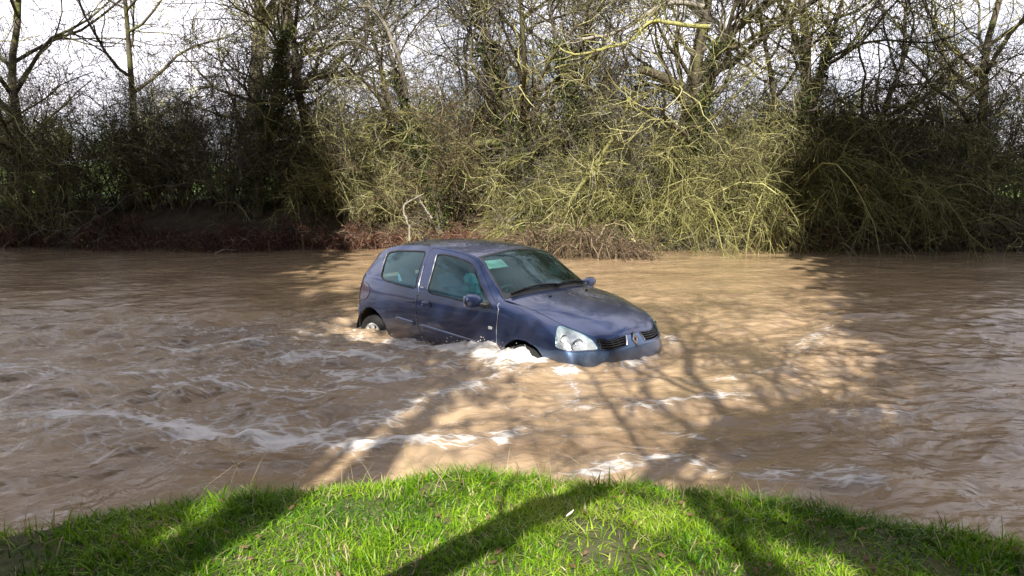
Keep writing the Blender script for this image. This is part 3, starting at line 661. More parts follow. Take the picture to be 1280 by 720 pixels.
# ============================ GROUND, WATER ============================
def axis(*segs):
    """segs: (start, end, step0, step1) non-uniform coordinates"""
    o = []
    for a, b, s0, s1 in segs:
        x = a
        while x < b-1e-6: o.append(x); t = (x-a)/(b-a); x += s0*(s1/s0)**t
    o.append(segs[-1][1]); return np.array(o)
def bank_edge(X): return np.maximum(3.16-.21*X**2/(1+.09*X**2), 1.1)
def gz(X, Y):
    """terrain height"""
    n = fbm(X*.9+5, Y*.9, 4, 3)*.05
    d1 = bank_edge(X)+.10*fbm(X*2.4, Y*2.4, 3, 8)-Y                        # near bank: grassy knoll
    near = np.where(d1 > 0, .30+.04*smooth(0, 1, d1), 0)+(-1.3)*smooth(0, 1.2, -d1)+.30*(1-smooth(0, .45, -d1))*(d1 <= 0)
    side = smooth(.0, .9, np.abs(X)-(.80*np.maximum(Y, 0)+1.9))*(1-smooth(9, 10.5, Y))   # banks left and right of the ford
    near = near*(1-side)+.35*side
    bl = 21.6+.9*np.sin(X*.33+1)+.5*fbm(X*.4, Y*0, 3, 4)-1.2*np.exp(-((X-2.2)/2.6)**2)
    far = 1.30*smooth(0, 3.0, Y-bl)*(1+.25*fbm(X*.5, Y*.5, 3, 9))+.05*np.clip(Y-bl-3, 0, 150)
    z = np.where(Y > 12, -1.0*(1-smooth(-2.5, .0, Y-bl))+far-.02, near)
    return z+n*smooth(-.1, .1, z+.1)
def grid_mesh(name, xs, ys, zf, mat, attrs=None):
    X, Y = np.meshgrid(xs, ys, indexing='ij'); Z = zf(X, Y); n, m = X.shape
    i = np.arange(n-1)[:, None]; j = np.arange(m-1)[None]; F = np.stack([i*m+j, (i+1)*m+j, (i+1)*m+j+1, i*m+j+1], -1).reshape(-1, 4)
    at = {k: f(X, Y).ravel() for k, f in attrs.items()} if attrs else None
    return raw_mesh(name, np.stack([X, Y, Z], -1).reshape(-1, 3), [F], mat, True, at)
m = Mat('bank earth and meadow')
co = m.coord(); geo = m.n('ShaderNodeNewGeometry'); sp = m.n('ShaderNodeSeparateXYZ'); m.set(sp, 0, geo.outputs['Position'])
soil = m.ramp(m.noise(3, 6, .65, co), [(.3, (.045, .030, .018)), (.55, (.10, .070, .042)), (.75, (.16, .12, .075))])
mead = m.ramp(m.noise(.6, 6, .7, co), [(.3, (.10, .17, .03)), (.5, (.16, .26, .045)), (.75, (.26, .34, .09))])
turf = m.ramp(m.noise(9, 5, .7, co), [(.3, (.045, .045, .018)), (.5, (.080, .085, .028)), (.7, (.14, .115, .06))])
isf = m.math('GREATER_THAN', sp.outputs[1], 25.0); isn = m.math('MULTIPLY', m.math('LESS_THAN', sp.outputs[1], 14.0), m.math('GREATER_THAN', sp.outputs[2], .18))
c = m.mix(isf, soil, mead); c = m.mix(isn, c, turf)
M_GROUND = m.done(m.bsdf(color=c, rough=.95, normal=m.bump(m.noise(25, 5, .7, co), .6, .03)))
gx = axis((-500, -40, 40, 4), (-40, -6, 3, .35), (-6, -2, .35, .08), (-2, 2, .05, .05), (2, 6, .08, .35), (6, 40, .35, 3), (40, 500, 4, 40))
gy = axis((-60, 0, 5, .3), (0, 4.5, .05, .05), (4.5, 18, .25, .4), (18, 27, .25, .3), (27, 60, .5, 4), (60, 900, 5, 60))
tag(ob('ground', grid_mesh('ground', gx, gy, gz, M_GROUND)), kind='structure')

# ---- water: level z = 0, hull of the car pushes it up along the near side
Ri = CAR_R.T
def to_car(X, Y): 
    q = np.stack([X-CAR_T[0], Y-CAR_T[1], 0*X-CAR_T[2]], -1)@CAR_R; return q[..., 0], q[..., 1]
def pxw(x, y):
    """point of the water plane for a viewing direction (used to read positions off the photograph)"""
    f = 900.; a = PITCH; dx, dy = (x-640)/f, (y-360)/f
    d = np.array([dx, math.cos(a)-math.sin(a)*dy, -math.sin(a)-math.cos(a)*dy]); t = -CAM_H/d[2]; return (d[0]*t, d[1]*t)
def dist_poly(X, Y, pts):
    D = np.full(X.shape, 1e9)
    for (x0, y0), (x1, y1) in zip(pts[:-1], pts[1:]):
        vx, vy = x1-x0, y1-y0; t = np.clip(((X-x0)*vx+(Y-y0)*vy)/(vx*vx+vy*vy), 0, 1); D = np.minimum(D, np.hypot(X-x0-t*vx, Y-y0-t*vy))
    return D
STREAKS = [([(-0.32, 6.05), (-.62, 5.45), (-.95, 5.05), (-1.45, 4.7)], .13, .55), ([(-.1, 6.3), (-.35, 5.75)], .12, .6),
           ([(-2.1, 4.75), (-1.35, 4.55), (-.9, 4.42), (-.45, 4.46), (-.15, 4.55), (.1, 4.68)], .10, 1.0), ([(-3.6, 5.1), (-2.6, 4.95), (-2.1, 4.75)], .12, .8),
           ([(.10, 5.1), (.35, 5.22), (.62, 5.3)], .09, .6), ([(.75, 5.35), (.95, 5.55)], .06, .5),
           ([(.45, 4.05), (.68, 4.22), (.9, 4.2), (1.3, 3.95), (2.0, 3.9)], .12, 1.0), ([(.9, 5.2), (1.35, 5.45), (1.9, 5.75)], .10, .8), ([(1.05, 4.75), (1.3, 4.55), (1.45, 4.35)], .08, .7),
           ([(-1.6, 6.35), (-1.1, 6.3), (-.6, 6.6)], .16, .6), ([(-2.2, 6.9), (-1.7, 7.1), (-1.2, 7.0)], .16, .7), ([(-2.9, 5.9), (-2.0, 5.8), (-1.3, 5.85)], .12, .6), ([(-3.8, 7.4), (-2.6, 7.5), (-1.8, 7.9)], .14, .5),
           ([(-1.25, 7.75), (-.9, 7.45), (-.2, 6.9), (.3, 6.6)], .14, .8), ([(2.9, 7.2), (3.3, 7.9), (3.9, 8.6)], .16, .6), ([(1.3, 6.1), (1.9, 6.15), (2.6, 6.5)], .07, .5),
           ([(-5.5, 6.8), (-4.2, 6.3), (-3.2, 6.2)], .14, .5), ([(2.4, 5.1), (3.2, 5.2), (4.2, 5.6)], .10, .5), ([(2.2, 4.5), (2.9, 4.6)], .07, .4)]
def fields(X, Y):
    cx, cy = to_car(X, Y)
    out_near = -.80-cy                                   # distance from the near flank (positive outside)
    along = smooth(-3.3, -2.6, cx)*(1-smooth(.1, .75, cx))
    turb = np.exp(-np.clip(out_near, 0, 9)/1.3)*along*(out_near > -.3)
    left = smooth(1.2, -1.4, X)*smooth(3.2, 4.6, Y)*(1-smooth(8.5, 11.5, Y))
    turb = np.maximum(np.maximum(turb, .86*left), .40*(1-smooth(9, 14, Y)))
    return cx, cy, out_near, along, turb
def wz(X, Y):
    cx, cy, on, al, tb = fields(X, Y)
    wx = X+.35*fbm(X*.7, Y*.7, 2, 31); wy = Y+.35*fbm(X*.7+9, Y*.7, 2, 33)
    a, b = wx*.88+wy*.47, -wx*.47+wy*.88                  # along / across the flow
    rip = .034*fbm(a*.7, b*1.6, 3, 1)+.016*fbm(a*2.2, b*3.8, 3, 2)-.012*np.abs(fbm(a*1.7+3, b*2.9, 3, 15))
    rough = .17*fbm(a*1.0, b*1.6, 4, 5, .5)-.16*np.abs(fbm(a*1.3+.3*fbm(a*2, b*2, 2, 61), b*2.1, 4, 6, .55))+.04
    fade = 1/(1+(Y/16.)**2)
    z = rip*(.55+.45*fade)+rough*tb*.85
    # water piled against the flank and bow
    pile = (-.05+.105*smooth(-2.5, -.4, cx)+.015*np.sin(cx*7.)+.05*fbm(cx*2.6, cy*2.6, 3, 11))*np.exp(-np.clip(on, 0, 9)/.20)*al*(on > -.2)
    z = z+pile
    bow = (.034+.05*fbm(cx*4, cy*4, 2, 93))*np.exp(-((np.hypot(cx, cy*.62)-.80)/.11)**2)*smooth(.3, .5, cx)
    for pts, w, s in STREAKS:
        d = dist_poly(X, Y, pts); z = z+.024*s*np.exp(-(d/w)**2)*(.7+.8*fbm(X*4, Y*4, 3, 19))
    return z+bow
def foam(X, Y):
    cx, cy, on, al, tb = fields(X, Y)
    f = .54*np.maximum(tb, 0)+.12*fbm(X*.8, Y*1.2, 3, 41)
    f = f+(.36+.30*np.sin(cx*4.6+.6)*np.sin(cx*2.1+1))*np.exp(-np.clip(on-.02, 0, 9)/.26)*al*(on > -.3)*smooth(-2.2, -1.7, cx)*(1-smooth(.05, .45, cx))
    f = f+.62*np.exp(-((np.hypot(cx, cy*.62)-.83)/.085)**2)*smooth(.2, .45, cx)*(.7+fbm(X*3, Y*3, 2, 90))
    f = np.maximum(f, f*.4)
    for pts, w, s in STREAKS:
        d = dist_poly(X+.10*fbm(X*2.3, Y*2.3, 3, 51), Y+.10*fbm(X*2.3+4, Y*2.3, 3, 52), pts); f = f+.55*s*np.exp(-(d/w)**2)
    return np.clip(f, 0, 1.4)
def wx_fade(X, Y): return Y
m = Mat('muddy flood water'); co = m.coord()
at = m.n('ShaderNodeAttribute', attribute_name='foam').outputs['Fac']
wrp = m.n('ShaderNodeMix', data_type='VECTOR'); nz = m.n('ShaderNodeTexNoise', {'Scale': 1.3, 'Detail': 3}); m.set(nz, 'Vector', co)
m.set(wrp, 'Factor', .16); m.set(wrp, 'A', co); m.set(wrp, 'B', nz.outputs['Color'])
mp_ = m.n('ShaderNodeMapping', {'Rotation': (0, 0, math.radians(-28)), 'Scale': (1, 3.0, 1)}); m.set(mp_, 'Vector', wrp.outputs['Result'])
f1 = m.noise(3.2, 8, .62, mp_.outputs[0], .6); f2 = m.noise(16, 5, .65, mp_.outputs[0], .4)
fs = m.math('ADD', m.math('MULTIPLY', f1, .66), m.math('MULTIPLY', f2, .34))
ridge = m.math('SUBTRACT', 1., m.math('MULTIPLY', m.math('ABSOLUTE', m.math('SUBTRACT', fs, .5)), 7.0))
vo = m.n('ShaderNodeTexVoronoi', {'Scale': 7.5}, feature='DISTANCE_TO_EDGE'); m.set(vo, 'Vector', m.n('ShaderNodeMapping', {'Rotation': (0, 0, math.radians(-28)), 'Scale': (1, 1.9, 1)}).outputs[0]); m.t.links.new(wrp.outputs['Result'], vo.inputs['Vector'].links[0].from_node.inputs['Vector'])
lace = m.math('MAXIMUM', m.math('SUBTRACT', 1., m.math('MULTIPLY', vo.outputs['Distance'], 5.5)), 0.)
lev = m.math('ADD', m.math('MULTIPLY', at, .80), m.math('MULTIPLY_ADD', lace, .24, m.math('MULTIPLY_ADD', ridge, .10, m.math('MULTIPLY', m.math('SUBTRACT', fs, .5), 2.3))))
fm = m.ramp(lev, [(.60, (0, 0, 0)), (.74, (.40, .40, .40)), (.95, (1, 1, 1))])
fm = m.math('MULTIPLY', fm, .92)
silt = m.ramp(m.noise(.55, 5, .6, m.coord((1, 1.7, 1), (0, 0, -.45)), .8), [(.32, (.24, .158, .090)), (.5, (.35, .240, .138)), (.7, (.44, .31, .178))])
silt = m.mix(m.math('MULTIPLY', m.math('MINIMUM', at, 1.), .45), silt, (.30, .245, .185))
col = m.mix(fm, silt, (.74, .70, .665))
mq = m.n('ShaderNodeMapping', {'Rotation': (0, 0, math.radians(-28)), 'Scale': (1, 1.8, 1)}); m.set(mq, 'Vector', wrp.outputs['Result'])
h = m.math('ADD', m.math('MULTIPLY', m.noise(2.6, 4, .5, mq.outputs[0], 1.2), 2.2), m.math('MULTIPLY', m.noise(11, 3, .5, mq.outputs[0], .8), .22))
h = m.math('ADD', h, m.math('MULTIPLY', fm, .5))
M_WATER = m.done(m.bsdf(color=col, rough=m.math('MULTIPLY_ADD', fm, .5, .05), ior=1.33, spec=.5, normal=m.bump(h, .5, .03)))
wxs = axis((-60, -8, 5, .25), (-8, -3.2, .2, .035), (-3.2, 3.6, .024, .024), (3.6, 8, .035, .2), (8, 60, .25, 5))
wys = axis((.2, 3, .08, .03), (3, 7.5, .022, .024), (7.5, 11, .026, .06), (11, 26, .06, .2))
tag(ob('river_water', grid_mesh('river_water', wxs, wys, wz, M_WATER, {'foam': foam})), kind='structure')
# splashes thrown up against the car
rng = np.random.default_rng(3); b = Bag()
cw = lambda p_: (CAR_R@np.array(p_)+CAR_T)
iv = np.array([(math.cos(a)*math.cos(e_), math.sin(a)*math.cos(e_), math.sin(e_)) for e_ in (-.9, 0, .9) for a in np.arange(6)*np.pi/3+e_]+[(0, 0, -1), (0, 0, 1)])
fi = []
for r_ in range(2):
    for q in range(6): fi += [[r_*6+q, r_*6+(q+1) % 6, (r_+1)*6+(q+1) % 6], [r_*6+q, (r_+1)*6+(q+1) % 6, (r_+1)*6+q]]
for q in range(6): fi += [[18, (q+1) % 6, q], [19, 12+q, 12+(q+1) % 6]]
fi = np.array(fi)
for k in range(160):
    cx_ = rng.choice([rng.uniform(-2.1, .1), rng.normal(-.35, .22), rng.normal(-1.45, .2)]); off = abs(rng.normal(0, .10)) 
    base = cw((cx_, -.83-off, 0)); z0 = wz(np.array([[base[0]]]), np.array([[base[1]]]))[0, 0]
    s = rng.uniform(.0025, .006)*(1+1.*(rng.random() < .1)); hh = abs(rng.normal(0, .035))*math.exp(-off*4)
    b.add(iv*s*rng.uniform(.6, 1.4, 3)+[base[0], base[1], z0+hh], fi)
tag(ob('splash_droplets', b.mesh('splash_droplets', simple('white spray', (.80, .78, .75), .3))), kind='stuff')

# ============================ GRASS ============================
def grass(n, seed, xr, yr, hmin, hmax, name, stops, wid=.0022, dens_=None, lean=.5, dry=.05):
    r = np.random.default_rng(seed); X = r.uniform(*xr, n*2); Y = r.uniform(*yr, n*2)
    e = bank_edge(X)-Y; ok = (e > -.10+.04*fbm(X*6, Y*6, 2, 71))
    if dens_ is not None: ok &= r.random(len(X)) < dens_(X, Y)
    X, Y = X[ok][:n], Y[ok][:n]; N = len(X); Z = gz(X, Y)-.01
    H = r.uniform(hmin, hmax, N)*(1+.7*fbm(X*2.2, Y*2.2, 3, 72))*(1+.5*smooth(.25, -.05, bank_edge(X)-Y))
    az = r.uniform(0, 2*np.pi, N)+1.2*fbm(X*1.5, Y*1.5, 2, 75); ln = r.uniform(.1, lean, N)*(1+.8*fbm(X*3, Y*3, 2, 77)); w = wid*r.uniform(.6, 1.5, N)
    S = 4; t = np.linspace(0, 1, S); bend = np.stack([np.cos(az), np.sin(az)], 1)
    P = np.zeros((N, S, 3)); off = (ln*H)[:, None]*(t**1.8)*1.25
    P[..., 0] = X[:, None]+bend[:, :1]*off; P[..., 1] = Y[:, None]+bend[:, 1:]*off; P[..., 2] = Z[:, None]+H[:, None]*t*(1-.35*(ln[:, None]*t)**1)
    fa = r.uniform(0, 2*np.pi, N); sd_ = np.stack([np.cos(fa), np.sin(fa), fa*0], 1)[:, None]*(w[:, None]*(1-.85*t**1.5))[..., None]
    V = np.stack([P-sd_, P+sd_], 2).reshape(-1, 3)
    i = np.arange(N)[:, None]; j = np.arange(S-1)[None]; q = i*S*2+j*2; F = np.stack([q, q+1, q+3, q+2], -1).reshape(-1, 4)
    tint = np.clip(.5+.55*fbm(X*1.6, Y*1.6, 3, 78)+r.normal(0, .17, N), 0, .93); tint = np.where(r.random(N) < dry, 1., tint)
    m = Mat(name+' blades'); a = m.n('ShaderNodeAttribute', attribute_name='tint').outputs['Fac']; c = m.ramp(a, stops)
    p_ = m.bsdf(color=c, rough=.42, spec=.35); tr = m.n('ShaderNodeBsdfTranslucent'); m.set(tr, 'Color', c); ms = m.n('ShaderNodeMixShader', {0: .38}); m.set(ms, 1, p_.outputs[0]); m.set(ms, 2, tr.outputs[0])
    return raw_mesh(name, V, [F], m.done(ms.outputs[0]), True, {'tint': np.repeat(tint, S*2)})
GST = [(0, (.025, .10, .008)), (.35, (.105, .250, .008)), (.6, (.25, .44, .015)), (.85, (.42, .56, .045)), (.97, (.46, .52, .16)), (1., (.55, .47, .26))]
tag(ob('grass', grass(92000, 5, (-2.6, 2.6), (1.3, 3.4), .018, .052, 'grass', GST, wid=.003, lean=1.4, dens_=lambda X, Y: np.clip(.95-1.6*smooth(.22, .5, fbm(X*1.9+4, Y*1.9, 3, 88)), .12, 1), dry=.07)), 'short bright green grass covering the near bank', 'grass', kind='stuff')
tag(ob('long_grass', grass(8000, 6, (-2.6, 2.6), (1.3, 3.4), .045, .085, 'long_grass', GST, wid=.0036, dens_=lambda X, Y: np.clip(.25+1.3*fbm(X*2.6, Y*2.6, 2, 79), 0, 1), lean=1.0, dry=.10)), 'longer grass blades rising out of the near bank turf', 'grass', kind='stuff')
tag(ob('edge_straw', grass(420, 8, (-1.9, 1.9), (2.2, 3.6), .09, .17, 'edge_straw', [(0, (.40, .32, .16)), (1, (.62, .52, .32))], wid=.0013, dens_=lambda X, Y: ((bank_edge(X)-Y) < .16)*1., lean=1.2, dry=.5)), 'dry pale straw stems along the edge of the near bank', 'grass', kind='stuff')
rl = np.random.default_rng(12); n = 260; X = rl.uniform(-2.2, 2.2, n); Y = rl.uniform(1.9, 3.3, n); k_ = bank_edge(X)-Y > -.12; X, Y = X[k_], Y[k_]; n = len(X)
c_ = np.stack([X, Y, gz(X, Y)+rl.uniform(.012, .035, n)], 1); nn = np.stack([rl.normal(0, .4, n), rl.normal(0, .4, n), np.ones(n)], 1); nn /= np.linalg.norm(nn, axis=1)[:, None]; tt = np.cross(nn, rl.normal(0, 1, (n, 3))); tt /= np.linalg.norm(tt, axis=1)[:, None]; uu_ = np.cross(nn, tt); s_ = rl.uniform(.008, .020, (n, 1))
V = np.stack([c_-tt*s_, c_-tt*s_*.3+uu_*s_*.5+nn*.003, c_+tt*s_*.5+uu_*s_*.4, c_+tt*s_*1.1, c_+tt*s_*.4-uu_*s_*.45, c_-tt*s_*.4-uu_*s_*.5+nn*.004], 1).reshape(-1, 3)
tag(ob('dead_leaves', raw_mesh('dead_leaves', V, [np.arange(n*6).reshape(-1, 6)], simple('withered leaf', (.17, .10, .05), .8, 0, .5, 40), False)), 'small withered brown leaves lying in the grass', 'leaves', kind='stuff')
# small white feather lying by a bare patch
b = Bag(); t = np.linspace(0, 1, 9); P = np.stack([.205+.030*t, 2.60+.012*t, .392+.020*t+0*t], 1)
w = .0065*np.sin(np.pi*(t*.9+.05)); V = np.vstack([P-[[1, 0, 0]]*w[:, None], P+[[0, 0, .004]], P+[[1, 0, 0]]*w[:, None]]); F = [[i, i+1, 10+i, 9+i] for i in range(8)]+[[9+i, 10+i, 19+i, 18+i] for i in range(8)]
fo = ob('feather', b.add(V, F).mesh('feather', simple('white feather', (.72, .70, .62), .7, 0, .05))); tag(fo, 'small white feather standing in the grass of the near bank', 'feather')

# ============================ THICKET ON THE FAR BANK ============================
def unit(v): return v/(np.linalg.norm(v, axis=-1, keepdims=True)+1e-9)
def grow(r, P0, D0, Ln, S, wander, grav=0., up=0.):
    N = len(P0); P = np.zeros((N, S, 3)); P[:, 0] = P0; D = unit(D0); st = (Ln/(S-1))[:, None]
    for k in range(1, S):
        D = unit(D+r.normal(0, wander, (N, 3))+np.array([0, 0, up-grav*k/S])); P[:, k] = P[:, k-1]+D*st
    return P
def children(r, P, R, n, t0, t1, ang, ratio, rr):
    """spawn n children per parent"""
    N, S, _ = P.shape; i = np.repeat(np.arange(N), n); t = r.uniform(t0, t1, N*n)*(S-1); k = np.minimum(t.astype(int), S-2); f = (t-k)[:, None]
    p_ = P[i, k]*(1-f)+P[i, k+1]*f; d = unit(P[i, k+1]-P[i, k]); q = unit(np.cross(d, r.normal(0, 1, d.shape))); a = r.uniform(*ang, (len(i), 1))
    L_ = np.linalg.norm(P[i, -1]-P[i, 0], axis=1)*r.uniform(*ratio, len(i)); rad = (R[i, k]*(1-f[:, 0])+R[i, k+1]*f[:, 0])*rr
    return p_, d*np.cos(a)+q*np.sin(a), L_, rad, i
def taper(rad, S, end=.35): return rad[:, None]*np.linspace(1, end, S)[None]
def m_bark(name, stops, bs=30, twig=False):
    m = Mat(name); co = m.coord(); a = m.n('ShaderNodeAttribute', attribute_name='tint').outputs['Fac']
    c = m.ramp(a, stops)
    n = m.noise(bs, 5, .7, m.coord((1, 1, .35))); c = m.mix(n, m.mix(.65, c, (.0, .0, .0)), c)
    if not twig:
        moss = m.ramp(m.noise(2.2, 4, .6, co), [(.50, (0, 0, 0)), (.62, (1, 1, 1))]); c = m.mix(m.math('MULTIPLY', moss, .55), c, (.16, .19, .03))
    return m.done(m.bsdf(color=c, rough=.85, normal=m.bump(n, .8, .02)) if not twig else m.bsdf(color=c, rough=.8))
BARK = m_bark('grey brown bark', [(0, (.11, .085, .055)), (1, (.27, .23, .155))])
TWIG_O = m_bark('olive twig bark', [(0, (.055, .042, .026)), (.35, (.26, .24, .09)), (.7, (.54, .50, .18)), (1, (.80, .76, .40))], 8, True)
TWIG_Y = m_bark('yellow green twig bark', [(0, (.17, .15, .05)), (.4, (.34, .33, .10)), (.75, (.55, .53, .18)), (1, (.72, .70, .30))], 8, True)
TWIG_G = m_bark('grey twig bark', [(0, (.08, .065, .05)), (.5, (.20, .175, .13)), (1, (.46, .42, .34))], 8, True)
TWIG_B = m_bark('brown twig bark', [(0, (.06, .038, .022)), (.5, (.20, .13, .075)), (1, (.46, .36, .22))], 8, True)
TWIG_R = m_bark('red brown bramble bark', [(0, (.065, .028, .020)), (.45, (.22, .085, .055)), (.8, (.36, .21, .13)), (1, (.50, .42, .32))], 8, True)
def m_leaf(name, stops):
    m = Mat(name); a = m.n('ShaderNodeAttribute', attribute_name='tint').outputs['Fac']; c = m.ramp(a, stops)
    p_ = m.bsdf(color=c, rough=.5, spec=.4); tr = m.n('ShaderNodeBsdfTranslucent'); m.set(tr, 'Color', c); ms = m.n('ShaderNodeMixShader', {0: .3}); m.set(ms, 1, p_.outputs[0]); m.set(ms, 2, tr.outputs[0]); return m.done(ms.outputs[0])
LEAF_O = m_leaf('olive leaves', [(0, (.05, .065, .018)), (.5, (.20, .23, .045)), (1, (.56, .58, .16))])
LEAF_I = m_leaf('ivy leaves', [(0, (.025, .045, .012)), (.6, (.075, .11, .025)), (1, (.26, .31, .09))])
LEAF_R = m_leaf('withered bramble leaves', [(0, (.12, .035, .022)), (.5, (.27, .095, .055)), (.8, (.16, .17, .06)), (1, (.34, .26, .16))])
LEAF_D = m_leaf('dark evergreen foliage', [(0, (.015, .035, .012)), (1, (.06, .10, .035))])
def leaves(r, P, size, spread=.03):
    N = len(P); n = unit(r.normal(0, 1, (N, 3))); t = unit(np.cross(n, r.normal(0, 1, (N, 3)))); u = np.cross(n, t); s = r.uniform(.6, 1.4, (N, 1))*size
    c = P+r.normal(0, spread, (N, 3)); V = np.stack([c-t*s, c+u*s*.45, c+t*s, c-u*s*.45], 1).reshape(-1, 3)
    return V, np.arange(N*4).reshape(-1, 4)
def pick(r, P, n):
    i = r.integers(0, len(P), n); k = r.integers(1, P.shape[1], n); return P[i, k]
def tw(bag, r, P, R, k=3, lo=0., hi=1.):
    V, F = tubes(P, R, k); bag.add(V, F, np.repeat(lo+(hi-lo)*r.random(len(P))**1.6, P.shape[1]*k))

def make_tree(r, h, lean, mat_t, leafmat=None, nleaf=0, trunk_r=.17, dens_=1., wander=.10, twigr=.0075, low=.22, up_=.12):
    """bare tree: meshes for trunk (with its limbs), crown (all twigs), optional leaves"""
    T = grow(r, np.zeros((1, 3)), np.array([[lean[0], lean[1], 1.]]), np.array([h]), 12, wander, 0, up_); TR = taper(np.array([trunk_r]), 12, .18); TR[0, 0] *= 1.35
    b1, b2 = Bag(), Bag(); tw(b1, r, T, TR, 9)
    p_, d, l, rad, _ = children(r, T, TR, 16, low, .97, (.6, 1.25), (.38, .62), .62); A_ = grow(r, p_, d, l, 9, .20, 0, .10); AR = taper(rad, 9, .2); tw(b1, r, A_, AR, 6)
    p_, d, l, rad, _ = children(r, A_, AR, int(9*dens_), .15, 1, (.4, 1.1), (.3, .6), .55); B_ = grow(r, p_, d, l, 7, .24, .05, .06); BR = taper(np.maximum(rad, .012), 7, .35); tw(b2, r, B_, BR, 4)
    p_, d, l, rad, _ = children(r, B_, BR, int(8*dens_), .1, 1, (.4, 1.2), (.4, .8), .55); C_ = grow(r, p_, d, np.clip(l, .25, 1.3), 6, .26, .10); CR = taper(np.full(len(C_), twigr*1.35), 6, .5); tw(b2, r, C_, CR, 3)
    p_, d, l, rad, _ = children(r, C_, CR, int(5.5*dens_), .1, 1, (.4, 1.2), (.35, .8), .6); E_ = grow(r, p_, d, np.clip(l, .12, .6), 4, .30, .08); ER = taper(np.full(len(E_), twigr), 4, .5); tw(b2, r, E_, ER, 3)
    o = {'trunk': b1.mesh('trunk', BARK, attr='tint'), 'crown': b2.mesh('crown', mat_t, attr='tint')}
    if nleaf:
        V, F = leaves(r, pick(r, C_, nleaf), .028); o['leaves'] = raw_mesh('leaves', V, [F], leafmat, False, {'tint': np.repeat(r.random(nleaf)**1.7, 4)})
    return o
def make_shrub(r, rad, h, nst, mat_t, leafmat, nleaf, out=.5, grav=.35, sub=8, sub2=5, wander=.2, twigr=.006, lsize=.024, pale=.04):
    a = r.uniform(0, 2*np.pi, nst); q = np.sqrt(r.random(nst))*rad; p0 = np.stack([q*np.cos(a), q*np.sin(a)*.75, 0*q-.1], 1)
    d0 = np.stack([np.cos(a)*out*q/rad+r.normal(0, .25, nst), np.sin(a)*out*q/rad+r.normal(0, .25, nst), np.ones(nst)], 1)
    S_ = grow(r, p0, d0, h*r.uniform(.55, 1.15, nst), 10, wander, grav); SR = taper(r.uniform(.010, .026, nst), 10, .3); b1, b2 = Bag(), Bag(); tw(b1, r, S_, SR, 5)
    p_, d, l, rd, _ = children(r, S_, SR, sub, .12, 1, (.4, 1.3), (.2, .5), .5); A_ = grow(r, p_, d, np.clip(l, .2, 1.2), 6, wander*1.3, grav*.7); AR = taper(np.full(len(A_), twigr*1.3), 6, .5); tw(b2, r, A_, AR, 3)
    p_, d, l, rd, _ = children(r, A_, AR, sub2, .1, 1, (.4, 1.3), (.35, .9), .5); B_ = grow(r, p_, d, np.clip(l, .12, .6), 4, wander*1.5, grav*.4); BR = taper(np.full(len(B_), twigr), 4, .5); tw(b2, r, B_, BR, 3)
    o = {'stems': b1.mesh('stems', mat_t, attr='tint'), 'twigs': b2.mesh('twigs', mat_t, attr='tint')}
    if nleaf:
        V, F = leaves(r, pick(r, B_, nleaf), lsize); o['leaves'] = raw_mesh('leaves', V, [F], leafmat, False, {'tint': np.repeat(r.random(nleaf)**1.7, 4)})
    return o
ORD = ['first', 'second', 'third', 'fourth', 'fifth', 'sixth', 'seventh', 'eighth', 'ninth', 'tenth', 'eleventh', 'twelfth', 'thirteenth', 'fourteenth', 'fifteenth', 'sixteenth', 'seventeenth', 'eighteenth', 'nineteenth', 'twentieth', 'twenty-first', 'twenty-second', 'twenty-third', 'twenty-fourth', 'twenty-fifth', 'twenty-sixth', 'twenty-seventh', 'twenty-eighth']
def place(kind, meshes, spots, label, cat, group):
    """spots: (x, y, z or None, rz, scale, variant); copies share the mesh data; labels count along the bank"""
    order = sorted(range(len(spots)), key=lambda i: spots[i][0]/(spots[i][1] if spots[i][1] > 12 else 1))
    protos = {}
    for rank, i in enumerate(order):
        x, y, z, rz, sc, v = spots[i]
        if z is None: z = float(gz(np.array([[x]]), np.array([[y]]))[0, 0])-.05
        o = empty(kind, (x, y, max(z, -.35)), rz); o.scale = (sc, sc, sc)
        for nm, me in meshes[v].items(): ob(nm, me, o)
        tag(o, label.replace('@', ORD[rank]), cat, group)
r = np.random.default_rng(21)
# tall bare trees, first row
trees = [make_tree(r, 9.5, (.05, 0), TWIG_O, LEAF_O, 2500, .17, .8), make_tree(r, 8.5, (-.15, -.05), TWIG_O, LEAF_O, 2000, .13, .8, wander=.16), make_tree(r, 9.0, (.2, .02), TWIG_G, None, 0, .12, .8, wander=.13)]
place('bare_tree', trees, [(-.08, 22.6, None, .4, 1.05, 0), (-.45, 23.4, None, 2.0, .95, 2), (-3.6, 23.8, None, 1.1, 1., 1), (-6.2, 24., None, 3.0, 1.05, 0), (-9.4, 23.6, None, .2, 1., 2), (-12.8, 24., None, 4.0, 1.1, 1), (-16, 23.5, None, 5., 1.1, 0),
      (1.1, 23.8, None, 5.2, .9, 1), (3.6, 23.9, None, 1.9, .98, 2), (5.6, 23.2, None, 4.2, 1.05, 0), (8.3, 24.1, None, 2.6, 1., 1), (11.6, 23.4, None, .7, 1.1, 2), (15.2, 23.8, None, 3.6, 1.05, 0)],
      'tall bare tree with olive twigs on the far bank, @ tree from the left', 'tree', 'bare trees on the far bank')
